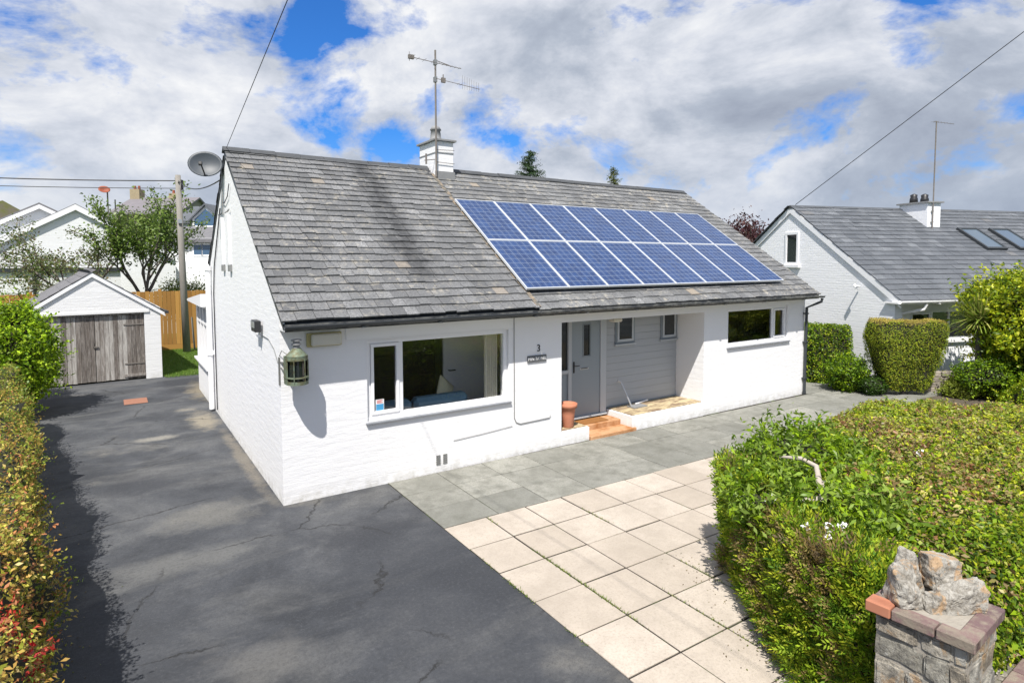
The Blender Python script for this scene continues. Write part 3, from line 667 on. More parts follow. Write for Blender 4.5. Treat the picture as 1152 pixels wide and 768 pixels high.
slates('rear_roof_slates', (L+.10, BY+.18, BZ-.15), (-1, 0, 0), Ub, L+.12, UbL-.02, .25, .34, 'slate', house)
# ridge tiles: short lengths, slightly out of line
rgs = [MB(), MB()]; x = -.05
while x < L+.05:
    l = min(.46, L+.10-x); dz = .035*(1 if x < SX else .4)-.03*math.sin(min(x, SX)/SX*math.pi) if x < SX else .0
    z = RZ+.035+dz+random.uniform(-.006, .006)
    if not (3.98 < x+l/2 < 4.72):
        P = [(x, RY-.13, z-.075), (x, RY-.02, z+.012), (x, RY+.02, z+.012), (x, RY+.13, z-.085), (x, RY+.10, z-.10), (x, RY, z-.03), (x, RY-.10, z-.09)]
        rgs[x > 4.3].prism(P, (l-.008, 0, 0))
    x += l
for rg in rgs: rg.build('ridge_tiles', 'ridge', house)
# old lead strip / mortar seam between the two slopes
sm = MB(); 
for k in range(24):
    a = Vector((SX-.03+random.uniform(-.02, .02), EY, EZ+.045))+U*(k*.2+.02); sm.prism([a, a+Vector((.09, 0, -.01)), a+Vector((.09, 0, -.01))+U*.19, a+U*.19], Nf*.012)
M['mortar'] = mat('old_mortar', build=lambda B: (B.color(B.mix(B.ramp(B.noise(9, 5, .7), [(.4, 0), (.6, 1)]), (.27, .21, .15), (.10, .10, .09))), B.rough(.95)))
sm.build('seam_mortar', 'mortar', house)
# verge mortar + fascia
MB().prism([(-.012, EY+.03, EZ-.02), (-.012, EY+.03, EZ+.018), (-.012, RY, RZ+.012), (-.012, RY, RZ-.03)], (.02, 0, 0)).build('verge_trim', 'soffit', house)
MB().prism([(-.014, BY+.16, BZ-.16), (-.014, BY+.16, BZ-.10), (-.014, RY, RZ+.02), (-.014, RY, RZ-.04)], (.02, 0, 0)).build('verge_trim', 'gutter', house)
MB().box(.0, L+.05, EY+.002, -.005, EZ-.105, EZ-.065).build('soffit', 'soffit', house)
MB().box(.0, L+.05, EY-.02, EY+.0, EZ-.105, EZ-.012).build('fascia', 'gutter_old', house)
def half_gutter(a, b, r, brk, m, parent, nm='gutter'):
    a = Vector(a); b = Vector(b); d = b-a; ax = d.normalized(); s = ax.cross(Vector((0, 0, 1))).normalized(); mb = MB(); n = 8; V = []
    for e in (a, b):
        for rr in (r, r-.006):
            for k in range(n+1):
                t = math.pi*k/n; V.append(e+s*math.cos(t)*rr+Vector((0, 0, -math.sin(t)*rr)))
    w = n+1; F = []
    for k in range(n): F += [(k, k+1, 2*w+k+1, 2*w+k), (w+k+1, w+k, 3*w+k, 3*w+k+1), (k+1, k, w+k, w+k+1), (2*w+k, 2*w+k+1, 3*w+k+1, 3*w+k)]
    F += [(0, w, 3*w, 2*w), (w-1, 3*w-1, 4*w-1, 2*w-1)]
    mb.add(V, F)
    for q in brk:
        c = a.lerp(b, q); mb.bar(c+Vector((0, 0, -r-.012))-ax*.03, c+Vector((0, 0, -r-.012))+ax*.03, r*1.5, .02)
    return mb.build(nm, m, parent, False)
half_gutter((-.02, EY-.075, EZ-.030), (SX-.05, EY-.075, EZ-.035), .045, (.26, .55, .98), 'gutter', house)
half_gutter((SX-.045, EY-.075, EZ-.030), (L+.16, EY-.075, EZ-.04), .045, (.12, .26, .41, .56, .72, .9), 'gutter_old', house)
dp = MB(); dp.tube([(L+.10, EY-.075, EZ-.10), (L+.10, EY-.06, EZ-.18), (L-.02, -.06, EZ-.34), (L-.02, -.055, .06)], .034, 8)
for z in (.4, 1.3, 2.0): dp.box(L-.075, L+.035, -.095, -.004, z, z+.03)
dp.tube([(L-.02, -.055, .1), (L-.02, -.055, .02)], .042, 8)
dp.build('downpipe', 'gutter', house)
# soil pipe at the back corner of the gable (white)
sp = MB(); sp.tube([(-.075, 6.35, 0.05), (-.075, 6.35, 3.2)], .055, 10)
for z in (1.25, 3.12): sp.tube([(-.075, 6.35, z), (-.075, 6.35, z+.10)], .075, 10)
sp.box(-.075, .0, 6.30, 6.40, 1.27, 1.33)
sp.build('soil_pipe', 'upvc', house)
half_gutter((-.10, BY+.22, BZ-.23), (3, BY+.22, BZ-.23), .055, (.05,), 'upvc', house)
bg_ = MB().tube([(-.02, 5.95, 0.1), (-.02, 5.95, 2.6), (-.02, 5.75, 3.2), (-.02, 4.7, 4.35)], .012, 5); bg_.build('gable_cable', 'cable', house)
# flue boxes on the gable
for y in (4.46, 3.68):
    v = MB(); v.box(-.05, -.0, y-.045, y+.045, 3.26, 4.16); v.build('vent_duct', 'upvc', house, bevel=.006)
    MB().box(-.05, -.0, y-.09, y+.09, 3.13, 3.25).build('vent_grille', 'steel', house)
    c = MB(); c.tube([(-.08, y+.05, 4.20), (-.03, y+.02, 4.23), (-.03, y-.10, 4.25)], .014, 6); c.build('vent_bracket', 'steel', house)
# cable and catch at the gable top
MB().tube([(-.03, 4.35, 4.45), (-.03, 4.1, 4.40), (-.03, 3.7, 4.5), (-.03, 3.5, 4.7)], .008, 5).build('cable_clip_line', 'cable', house)
MB().tube([(-.04, 4.25, 4.20), (-.03, 4.25, 5.05)], .014, 6).build('dish_conduit', 'steel', house)
# wall cables on the front
MB().tube([(3.76, -.012, 2.42), (3.76, -.012, .66), (3.80, -.012, .58), (3.88, -.012, .545), (4.50, -.012, .56), (4.53, -.012, .60)], .007, 5).build('wall_cable', 'steel', house)
MB().tube([(2.6, -.010, .47), (3.1, -.010, .49), (3.72, -.010, .53)], .004, 4).build('wall_cable', 'steel', house)
# number 3
def text_obj(txt, size, m, parent, loc, rot, name, ext=.003, sx=1.0):
    c = bpy.data.curves.new(name, 'FONT'); c.body = txt; c.size = size; c.extrude = ext; c.align_x = 'CENTER'; c.align_y = 'CENTER'
    t = bpy.data.objects.new('tmp', c); col.objects.link(t); bpy.context.view_layer.update()
    dg = bpy.context.evaluated_depsgraph_get(); me = bpy.data.meshes.new_from_object(t.evaluated_get(dg)); me.name = name
    bpy.data.objects.remove(t); me.materials.clear(); me.materials.append(M[m]); o = bpy.data.objects.new(name, me); col.objects.link(o)
    o.parent = parent; o.location = loc; o.rotation_euler = rot; o.scale = (sx, 1, 1); return o
text_obj('3', .17, 'black', house, (4.27, -.010, 1.805), (R(90), 0, 0), 'house_number')
M['plaque'] = mat('slate_plaque', (.10, .105, .11), .6)
plq = MB().box(4.03, 4.43, -.022, -.002, 1.575, 1.69).build('name_plaque', 'plaque', None, bevel=.003)
tag(plq, 'small grey slate name plaque on the white wall below the number 3', 'sign')
text_obj('MIN TAWEL', .078, 'upvc', plq, (4.23, -.0235, 1.632), (R(90), 0, 0), 'plaque_lettering', .001, .92)
# chimney
ch = MB().box(4.12, 4.55, 3.58, 4.40, 5.0, 5.92).build('chimney', 'white', house, bevel=.006)
MB().box(4.065, 4.605, 3.525, 4.455, 5.921, 5.965).build('chimney_cap', 'lead', ch, bevel=.005)
MB().box(4.11, 4.56, 3.57, 4.41, 5.66, 5.68).build('string_course', 'lead', ch)
fm_ = MB(); fm_.box(4.10, 4.57, 3.545, 3.579, 5.10, 5.27); fm_.build('chimney_flashing', 'lead', ch)
cw = MB(); cw.lathe([(.15, 0), (.14, .06), (.12, .10), (.105, .26), (.13, .27), (.09, .34), (.02, .38)], (4.33, 4.0, 5.966), 12); cw.build('chimney_cowl', 'lead', ch, True)
br = MB(); br.tube([(4.12-.25, 3.62, 5.48), (4.12, 3.62, 5.52)], .01, 5); br.tube([(4.10, 3.55, 5.72), (4.56, 3.55, 5.74)], .007, 5); br.tube([(4.10, 3.55, 5.46), (4.56, 3.55, 5.45)], .007, 5); br.tube([(3.9, 3.6, 5.40), (3.9, 3.6, 5.62)], .02, 6); br.build('chimney_straps', 'rust', ch)

# rear sunroom, same wall line as the gable
sr = MB().box(-.02, 3.0, BY+.002, 9.2, -.05, .88); sr.build('sunroom_wall', 'white', house)
for ya, yb in ((9.02, 9.2), (BY+.003, 6.72)): MB().box(-.03, .10, ya, yb, .881, 2.3).build('sunroom_post', 'upvc', house)
def sidewin():
    f = MB(); x = .0; 
    ys = [6.72, 7.3, 7.88, 8.45, 9.02]
    f.box(x-.03, x+.06, 6.72, 9.02, .881, .96); f.box(x-.03, x+.06, 6.72, 9.02, 2.20, 2.30); f.box(x-.029, x+.06, 6.72, 9.02, 1.80, 1.86)
    for y in ys: f.box(x-.031, x+.061, y-.035, y+.035, .96, 2.20)
    return f
sw_ = sidewin().build('window', 'upvc', house, bevel=.003); MB().add([(.03, 6.72, .95), (.03, 9.02, .95), (.03, 9.02, 2.2), (.03, 6.72, 2.2)], [(0, 1, 2, 3)]).build('pane', 'darkglass', sw_)
MB().box(-.12, .0, 6.68, 9.1, .84, .885).build('sill', 'upvc', house)
MB().prism([(-.22, 6.5, 2.31), (-.22, 9.35, 2.31), (-.22, 9.35, 2.36), (-.22, 6.5, 2.60)], (2.5, 0, 0)).build('sunroom_roof', 'upvc', house)

# room behind the left window
M['room_wall'] = mat('room_wall', (.80, .80, .79), .9); M['room_dark'] = mat('dark_bookcase', build=lambda B: (B.color(B.mix(B.noise(5, 3), (.02, .014, .01), (.05, .035, .025))), B.rough(.7)))
M['carpet'] = mat('carpet', (.42, .38, .33), 1.); M['curtain'] = mat('cream_curtain', (.62, .60, .52), .9); M['sofa'] = mat('blue_sofa_cloth', build=lambda B: (B.color(B.mix(B.noise(7, 3), (.07, .14, .20), (.11, .20, .27))), B.rough(.9)))
M['cushion'] = mat('pale_cushion_cloth', (.52, .50, .36), .9)
rm = MB(); rm.add([(.262, .262, 0), (4.598, .262, 0), (4.598, 4.2, 0), (.262, 4.2, 0)], [(0, 1, 2, 3)]); rm.build('room_floor', 'carpet', house)
rm = MB(); rm.box(.262, 4.598, 4.2, 4.3, 0.001, 2.4); rm.box(4.50, 4.597, .265, 4.199, 0.001, 2.4); rm.build('room_wall', 'room_wall', house)
MB().box(.263, 4.49, .264, 4.19, 2.36, 2.40).build('room_ceiling', 'room_wall', house)
bc = empty('bookcase', (2.1, 1.75, 0), 0, 'tall dark brown bookcase seen through the large front window', 'bookcase')
MB().box(-.9, 1.05, 0, .35, 0, 2.25).build('carcass', 'room_dark', bc)
b2 = MB()
for z in (.4, .8, 1.2, 1.6, 2.0): b2.box(-.86, 1.0, -.05, -.001, z, z+.03)
b2.build('shelf_edges', 'room_dark', bc)
idr = MB().box(3.20, 4.32, 1.50, 1.55, 0.01, 2.30).build('room_door', 'upvc', house)
MB().tube([(3.30, 1.49, 1.30), (3.30, 1.44, 1.30), (3.42, 1.44, 1.30)], .012, 6).build('handle', 'black', idr)
cu = MB(); V = []; n = 30
for i in range(n+1):
    x = 3.36+.26*i/n; y = .30+.03*math.sin(i*1.35); V += [(x, y, .05), (x, y, 2.3)]
cu.add(V, [(2*i, 2*i+2, 2*i+3, 2*i+1) for i in range(n)]); tag(cu.build('curtain', 'curtain'), 'cream curtain hanging inside the right end of the big window', 'curtain')
sofa = empty('sofa', (2.1, .75, 0), 0, 'blue fabric sofa with its back to the large front window', 'sofa')
MB().box(-1.0, 1.0, -.35, .5, .12, .42).build('seat', 'sofa', sofa, bevel=.04)
MB().box(-1.0, -.02, -.38, -.14, .42, 1.12).box(.02, 1.0, -.38, -.14, .42, 1.12).build('backrest', 'sofa', sofa, bevel=.06)
for x in (1.0, -1.22): MB().box(x, x+.22, -.36, .5, .1, .66).build('armrest', 'sofa', sofa, bevel=.06)
for x, rz, lb in ((2.92, .35, 'pale green cushion at the right end of the blue sofa'), (1.30, -.3, 'pale cushion at the left end of the blue sofa behind the sticker')):
    bm = bmesh.new(); bmesh.ops.create_cube(bm, size=1); bmesh.ops.subdivide_edges(bm, edges=bm.edges[:], cuts=5, use_grid_fill=True)
    for v in bm.verts:
        k = max(abs(v.co.x), abs(v.co.z))*2; v.co = Vector((v.co.x*.42, v.co.y*.16*max(.15, 1-k**3*.85), v.co.z*.42))
    me = bpy.data.meshes.new('cushion'); bm.to_mesh(me); bm.free(); me.materials.append(M['cushion']); o = bpy.data.objects.new('cushion', me); col.objects.link(o)
    o.location = (x, .90, 1.06); o.rotation_euler = (R(-18), R(38)*(1 if rz > 0 else -1), rz); tag(o, lb, 'cushion', 'cushions on the sofa'); me.polygons.foreach_set('use_smooth', [True]*len(me.polygons))
# window sticker
M['st_white'] = mat('sticker_white', (.75, .75, .75), .4); M['st_red'] = mat('sticker_red', (.55, .04, .04), .4); M['st_blue'] = mat('sticker_blue', (.06, .30, .55), .4)
stk = MB().box(1.345, 1.475, .058, .0595, 1.10, 1.27).build('window_sticker', 'st_white'); tag(stk, 'small red, white and blue sticker in the lower corner of the left window', 'sticker')
MB().box(1.352, 1.468, .0568, .0578, 1.105, 1.20).build('blue_panel', 'st_blue', stk)
q = MB()
for k in range(3): q.box(1.365, 1.455-.02*(k == 1), .0568, .0578, 1.215+k*.017, 1.224+k*.017)
q.build('red_lines', 'st_red', stk)
# dark room behind the right window
rm = MB(); rm.box(9.0, 12.1, 2.4, 2.5, 0, 2.4); rm.add([(9.0, .27, 0), (12.1, .27, 0), (12.1, 2.4, 0), (9.0, 2.4, 0)], [(0, 1, 2, 3)]); rm.build('room_wall', 'carpet', house)
rm = MB(); rm.box(9.0, 9.05, .27, 2.39, 0, 2.4); rm.box(12.05, 12.1, .27, 2.39, 0, 2.4); rm.box(9.06, 12.04, .27, 2.39, 2.35, 2.4); rm.build('room_wall', 'carpet', house)

# ------------------------------------------------------------------ solar panels
def cellmat(B):
    o = B.sep(B.obj()); W, Hh = .855/6, 1.475/10
    fx = B.math('FRACT', B.math('DIVIDE', B.math('SUBTRACT', o[0], .03), W)); fy = B.math('FRACT', B.math('DIVIDE', B.math('SUBTRACT', o[1], .03), Hh))
    lx = B.math('MAXIMUM', B.ramp(fx, [(.0, 1), (.035, 0)]), B.ramp(fx, [(.965, 0), (1, 1)])); ly = B.math('MAXIMUM', B.ramp(fy, [(.0, 1), (.035, 0)]), B.ramp(fy, [(.965, 0), (1, 1)]))
    bus = B.math('MULTIPLY', B.ramp(B.math('ABSOLUTE', B.math('SUBTRACT', B.math('FRACT', B.math('MULTIPLY', fx, 2.)), .5)), [(.0, 1), (.035, 0)]), .55)
    g = B.math('MAXIMUM', B.math('MAXIMUM', lx, ly), bus)
    ix = B.math('FLOOR', B.math('DIVIDE', o[0], W)); iy = B.math('FLOOR', B.math('DIVIDE', o[1], Hh))
    wn_ = B.n('ShaderNodeTexWhiteNoise', noise_dimensions='3D'); oi = B.n('ShaderNodeObjectInfo'); B.l(B.comb(ix, iy, oi.outputs['Random']), wn_.inputs['Vector'])
    cr = B.vor(60, vec=B.obj(), out='Color'); crs = B.sep(cr)[0]
    c = B.mix(B.math('ADD', B.math('MULTIPLY', wn_.outputs['Value'], .5), B.math('MULTIPLY', crs, .5)), (.006, .022, .085), (.016, .052, .165))
    c = B.mix(B.math('MULTIPLY', g, .8), c, (.34, .40, .48)); B.color(c); B.rough(.22); B.b.inputs['Coat Weight'].default_value = .0
M['panel_frame'] = mat('anodised_frame', (.62, .64, .66), .4, .2)
M['cells'] = mat('solar_cells', spec=.5, build=cellmat)
PX0, PW, PS = 4.03, .931, 1.56
Mroof = Matrix(((1, 0, 0, 0), (0, U.y, Nf.y, 0), (0, U.z, Nf.z, 0), (0, 0, 0, 1)))
first = None; ordn = ['first', 'second', 'third', 'fourth', 'fifth', 'sixth', 'seventh', 'eighth']
O_ = Vector((0, EY, EZ))
for row in (0, 1):
    for i in range(8):
        if first is None:
            r_ = empty('solar_panel'); f = MB(); w, h = PW-.012, PS-.014; t = .017
            f.box(0, w, 0, t, 0, .04); f.box(0, w, h-t, h, 0, .04); f.box(0, t, t, h-t, 0, .04); f.box(w-t, w, t, h-t, 0, .04); f.build('frame', 'panel_frame', r_)
            MB().box(t, w-t, t, h-t, .012, .036).build('cells', 'cells', r_)
            rl = MB(); rl.box(0, PW, .32, .36, -.05, -.002); rl.box(0, PW, 1.15, 1.19, -.05, -.002); rl.build('rail', 'alu', r_); first = r_; o = r_
        else:
            o = first.copy(); col.objects.link(o)
            for c_ in list(first.children):
                d_ = c_.copy(); col.objects.link(d_); d_.parent = o
        p = O_+U*(.44+row*(PS+.0))+Nf*.085; p.x = PX0+i*PW+row*.01
        o.matrix_world = Matrix.Translation(p) @ Mroof
        tag(o, 'blue solar panel, %s from the left in the %s row on the bungalow roof' % (ordn[i], ('lower', 'upper')[row]), 'solar panel', 'solar panels on the roof')

# ------------------------------------------------------------------ things fixed to the house
M['dish'] = mat('shaded_dish_grey', build=lambda B: (B.color(B.mix(B.noise(8, 4), (.035, .044, .054), (.062, .074, .088))), B.rough(.5)))  # grey darkened so the colour carries the shade on the reflector's face
dish = empty('satellite_dish', (-.02, 4.30, 5.10), 0, 'grey satellite dish on the peak of the bungalow gable', 'satellite dish')
V = []; n = 28; rings = 7; D_ = MB()
for side in (0, .012):
    for j in range(rings+1):
        r_ = j/rings
        for k in range(n): a = 2*math.pi*k/n; V.append((.33*r_*math.cos(a), .275*r_*math.sin(a), .07*r_*r_+side))
F = []; w = (rings+1)*n
for s in (0, 1):
    for j in range(rings): F += [(s*w+j*n+k, s*w+j*n+(k+1) % n, s*w+(j+1)*n+(k+1) % n, s*w+(j+1)*n+k) for k in range(n)]
F += [(rings*n+k, rings*n+(k+1) % n, w+rings*n+(k+1) % n, w+rings*n+k) for k in range(n)]
D_.add(V, F)
tocam = (CAM-Vector((-.35, 4.3, 5.1))).normalized(); fac = (tocam+Vector((-.15, -.1, .45))).normalized()
q = fac.to_track_quat('Z', 'Y'); Md = Matrix.Translation((-.31, -.05, .0)) @ q.to_matrix().to_4x4()
D_.build('reflector', 'dish', dish, True, Md)
MB().tube([(0, -.26, .07), (-.02, -.20, .16), (-.06, -.08, .26)], .014, 6).build('lnb_arm', 'black', dish, False, Md)
MB().box(-.10, -.03, -.12, -.05, .24, .32).build('receiver_head', 'black', dish, False, Md, bevel=.008)
b_ = MB(); b_.tube([(-.26, .0, -.02), (-.02, 0, -.03), (.015, 0, -.10)], .022, 7); b_.box(-.02, .012, -.05, .05, -.16, .02); b_.build('wall_bracket', 'black', dish); dish.scale = (.9, .9, .9)

def yagi(mb, a, b, els, up_=Vector((0, 0, 1)), side=None, r=.008):
    a = Vector(a); b = Vector(b); mb.tube([a, b], r, 5); d = (b-a).normalized(); s = side or d.cross(up_).normalized()
    for t, l in els: c = a.lerp(b, t); mb.tube([c-s*l/2, c+s*l/2], .004, 4)
aer = empty('tv_aerial', (4.10, 3.52, 5.15), 0, 'rusty tall mast with two TV aerials strapped to the bungalow chimney', 'aerial')
MB().tube([(0, 0, -.02), (0, 0, 2.66)], .021, 8).build('mast', 'rust', aer)
y1 = MB(); yagi(y1, (-.60, 0, 2.42), (.60, -.05, 2.36), [(.02, .30), (.05, .35), (.16, .2), (.28, .22), (.44, .16), (.55, .14), (.64, .13), (.72, .12), (.8, .12), (.88, .11), (.96, .11)]); y1.box(-.62, -.50, -.03, .03, 2.38, 2.46)
y1.tube([(-.60, 0, 2.33), (-.60, 0, 2.52)], .006, 4); y1.tube([(.0, -.02, 2.44), (.35, -.03, 2.38)], .009, 5); y1.build('yagi_antenna', 'rust', aer)
y2 = MB(); yagi(y2, (0, -.03, 2.06), (1.05, -.08, 1.98), [(.5, .12), (.56, .12)], r=.007)
for k in range(8):
    c = Vector((.62+.058*k, -.07, 2.0)); y2.tube([c-Vector((0, 0, .08)), c+Vector((0, 0, .22-.015*k))], .0035, 4)
y2.box(.13, .22, -.05, .0, 2.0, 2.1); y2.tube([(.17, -.03, 2.10), (.17, -.03, 2.17)], .012, 5); y2.build('yagi_antenna', 'rust', aer)
MB().box(-.03, .03, -.03, .05, 1.99, 2.10).box(-.03, .03, -.03, .05, 2.35, 2.46).build('mast_clamp', 'steel', aer)

# old copper ship's lantern
M['verdigris'] = mat('verdigris_copper', build=lambda B: (B.color(B.mix(B.ramp(B.noise(11, 5, .7), [(.4, 0), (.6, 1)]), (.17, .22, .16), (.12, .115, .06))), B.rough(.6), B.b.inputs['Metallic'].__setattr__('default_value', .25)))
lan = empty('ship_lantern', (.15, -.27, 1.70), 0, "old green copper ship's lantern hanging on the bungalow corner", 'lantern'); lan.scale = (.86, .9, .86)
def halfprof(r, z0, z1, mat_, nm, y_back=.12, n=14, parent=lan, inner=None):
    pts = [(r*math.cos(math.pi+math.pi*k/n), r*math.sin(math.pi+math.pi*k/n)) for k in range(n+1)]; pts = [(-r, y_back)]+pts+[(r, y_back)]
    return MB().prism([(x, y, z0) for x, y in pts], (0, 0, z1-z0)).build(nm, mat_, parent)
halfprof(.165, 0, .05, 'verdigris', 'base'); halfprof(.165, .37, .43, 'verdigris', 'upper_band'); halfprof(.172, .10, .115, 'verdigris', 'guard_rail')
halfprof(.125, .05, .37, 'darkglass', 'lens', .10)
bp = MB(); bp.box(-.165, .165, .11, .13, .05, .37); bp.box(-.166, -.145, -.04, .11, .05, .37); bp.box(.145, .166, -.04, .11, .05, .37)
for a in (-.5, .5): bp.tube([(.168*math.sin(a), -.168*math.cos(a), .03), (.168*math.sin(a), -.168*math.cos(a), .40)], .007, 5)
bp.build('body', 'verdigris', lan)
MB().lathe([(.168, .43), (.155, .445), (.085, .52), (.06, .55)], (0, 0, 0), 20).build('hood', 'verdigris', lan, True)
t_ = MB(); t_.lathe([(.05, .55), (.05, .60), (.075, .605), (.075, .615), (.05, .62), (.05, .66), (.08, .665), (.08, .68), (.03, .69)], (0, 0, 0), 14); t_.bar((-.07, 0, .60), (.07, 0, .68), .012); t_.build('top_vent', 'lead', lan)
bk = MB(); bk.bar((-.10, .13, .30), (-.175, .34, .30), .02, .03); bk.bar((-.10, .13, .10), (-.175, .34, .24), .015, .02); bk.box(-.19, -.171, .30, .36, -.06, .38); bk.tube([(.05, .13, .3), (.05, .30, .3)], .012, 6); bk.tube([(-.12, .1, .45), (-.17, .2, .50), (-.18, .31, .40)], .006, 5); bk.build('bracket', 'steel', lan)

blk = empty('bulkhead_light', (.585, 0, 2.14), 0, 'yellowed rectangular bulkhead light under the eave left of the big window', 'wall light')
M['lamp_old'] = mat('yellowed_plastic', (.42, .37, .17), .5); M['lamp_cover'] = mat('cream_diffuser', (.60, .58, .50), .4)
MB().box(-.24, .24, -.05, -.002, 0, .19).build('base', 'lamp_old', blk, bevel=.01); MB().box(-.19, .22, -.115, -.051, .015, .175).build('diffuser', 'lamp_cover', blk, bevel=.018)
pl_ = empty('porch_light', (6.45, .40, 2.13), 0, 'cream square light under the porch ceiling beside the front door', 'wall light')
MB().box(-.12, .12, -.10, .10, .055, .088).build('base', 'lamp_old', pl_); MB().box(-.11, .11, -.09, .09, -.02, .055).build('diffuser', 'lamp_cover', pl_, bevel=.02)
fl_ = empty('floodlight', (0, 1.16, 2.27), 0, 'small black and silver floodlight on the gable wall', 'floodlight')
MB().box(-.12, -.03, -.14, .14, .0, .17).build('housing', 'black', fl_, bevel=.01)
MB().box(-.126, -.121, -.125, .125, .065, .155).build('lens', 'alu', fl_)
MB().box(-.03, -.002, -.05, .05, -.08, .10).box(-.10, -.03, -.08, -.04, -.075, -.045).build('bracket', 'upvc', fl_)
MB().tube([(-.01, -.06, -.05), (-.01, -.5, -.06), (-.012, -.85, -.16), (-.012, -1.08, -.33)], .005, 5).build('cable', 'steel', fl_)

# pot, leaning tool and tray in the porch
M['terracotta'] = mat('terracotta', build=lambda B: (B.color(B.mix(B.noise(8, 5), (.40, .14, .075), (.52, .22, .13))), B.rough(.8)))
pot = MB().lathe([(.085, 0), (.10, .02), (.12, .24), (.135, .36), (.165, .37), (.172, .44), (.155, .445), (.145, .39), (.12, .36)], (5.06, .16, .269), 24, cap=False)
pot.lathe([(.001, .36), (.14, .362)], (5.06, .16, .269), 24, cap=False); pot.lathe([(.001, 0.0), (.085, .001)], (5.06, .16, .269), 24, cap=False)
tag(pot.build('plant_pot', 'terracotta', None, True), 'empty terracotta plant pot on the white block beside the front door', 'plant pot')
bs = empty('boot_jack', (6.98, .45, .31), 0, 'grey metal handled foot plate leaning against the porch cladding', 'boot scraper')
MB().tube([(-.02, .0, .02), (-.13, .20, .50), (-.20, .22, .54)], .018, 7).build('handle', 'alu', bs); MB().box(-.04, .34, -.10, .12, .0, .02).build('plate', 'lead', bs)
st_ = MB().tube([(7.22, .60, .325), (7.66, .68, .335)], .016, 7); tag(st_.build('white_rod', 'upvc'), 'short white plastic rod lying on the porch flagstones', 'rod')

mc = MB().box(-1.70, -1.22, 8.10, 8.72, .001, .012); M['rustred'] = mat('rusted_cover', build=lambda B: (B.color(B.mix(B.noise(14, 4), (.24, .095, .055), (.30, .15, .10))), B.rough(.85)))
tag(mc.build('inspection_cover', 'rustred', None, bevel=.004), 'rust-red square inspection cover set in the tarmac near the garage', 'manhole cover')

# ------------------------------------------------------------------ garage
gar = empty('garage', (-2.3, 11.45, 0), R(4.5), 'small white garage with pitched roof and weathered plank doors', 'garage')
GX0, GX1, GY, GD = -3.72, -.70, 11.45, 5.0
def loc(mb, root):
    o = Vector(root.location); mb.V = [v-o for v in mb.V]; return mb
fw2 = wall_holes(GX0, GX1, -.05, 2.02, [(-3.42, -1.10, -.06, 1.90)], GY, GY+.2)
weld(loc(fw2, gar).build('front_wall', 'white_garage', gar))
loc(MB().prism([(GX0, GY+.001, 2.022), (GX1, GY+.001, 2.022), (-2.28, GY+.001, 3.02)], (0, .18, 0)), gar).build('gable_panel', 'white_garage', gar)
loc(MB().prism([(GX0+.001, GY+GD, -.05), (GX1-.001, GY+GD, -.05), (GX1-.001, GY+GD, 2.0), (-2.28, GY+GD, 2.98), (GX0+.001, GY+GD, 2.0)], (0, -.2, 0)), gar).build('rear_wall', 'white_garage', gar)
for x in (GX0, GX1-.2): loc(MB().box(x, x+.2, GY+.201, GY+GD-.201, -.05, 2.0), gar).build('side_wall', 'white_garage', gar)
def plankmat(B):
    o = B.pos(); r = B.isl()
    g = B.noise(7, 8, .75, .8, vec=B.map(o, (5, 5, .55)))
    c = B.ramp(B.math('ADD', B.math('MULTIPLY', g, .75), B.math('MULTIPLY', r, .28)), [(.34, (.08, .068, .06)), (.50, (.24, .215, .195)), (.64, (.40, .38, .355)), (.78, (.52, .50, .47))])
    c = B.mix(B.ramp(B.noise(2, 4, .7, vec=B.map(o, (6, 1, .5))), [(.48, 0), (.66, .7)]), c, (.10, .08, .066)); B.color(c); B.rough(.9); B.bump(g, .5, .012)
M['plank'] = mat('weathered_planks', build=plankmat)
def planks(x0, x1, z0, z1, y, n, t=.025):
    mb = MB(); w = (x1-x0)/n; x = x0
    for k in range(n): mb.box(x0+k*w+.003, x0+(k+1)*w-.003, y+random.uniform(-.003, .004), y+t, z0+random.uniform(0, .012), z1-random.uniform(0, .01))
    return mb
for a, b in ((-3.41, -2.27), (-2.26, -1.11)):
    dd = loc(planks(a, b, .04, 1.84, GY+.06, 11), gar).build('plank_door', 'plank', gar)
    loc(MB().box(a, b, GY+.09, GY+.12, .1, .2), gar).build('ledge', 'plank', dd)
for z in (.45, 1.55):
    for a, b in ((-3.40, -2.95), (-1.60, -1.12)): loc(MB().box(a, b, GY+.045, GY+.055, z, z+.035), gar).build('strap_hinge', 'rust', gar)
loc(MB().box(-2.30, -2.20, GY+.03, GY+.055, .98, 1.02).tube([(-2.34, GY+.03, 1.06), (-2.34, GY+.0, 1.06), (-2.34, GY+.0, 1.2), (-2.34, GY+.03, 1.2)], .008, 5), gar).build('door_latch', 'rust', gar)
loc(MB().box(-1.62, -1.105, GY+.035, GY+.058, .10, .17), gar).build('kick_board', 'plank', gar)
loc(MB().box(-3.42, -1.10, GY+.03, GY+.13, 1.845, 1.898), gar).build('door_head', 'plank', gar)
loc(MB().box(-3.66, -.98, GY-.03, GY-.002, 1.90, 1.96), gar).build('lintel_board', 'soffit', gar)
sl_ = math.hypot(1.62, 1.0)
slates('roof_slates_left', (-3.98+2.3, GD+.1, 1.90), (0, -1, 0), (1.62, 0, 1.08), GD+.14, sl_+.27, .30, .42, 'slate_far', gar, lift=.02)
slates('roof_slates_right', (-.58+2.3, -.04, 1.90), (0, 1, 0), (-1.62, 0, 1.08), GD+.14, sl_+.27, .30, .42, 'slate_far', gar, lift=.02)
for a, b in (((-3.98, 1.86), (-2.28, 3.02)), ((-.58, 1.86), (-2.28, 3.02))):
    loc(MB().prism([(a[0], GY-.045, a[1]), (b[0], GY-.045, b[1]), (b[0], GY-.045, b[1]-.11), (a[0], GY-.045, a[1]-.10)], (0, .03, 0)), gar).build('barge_board', 'upvc', gar)
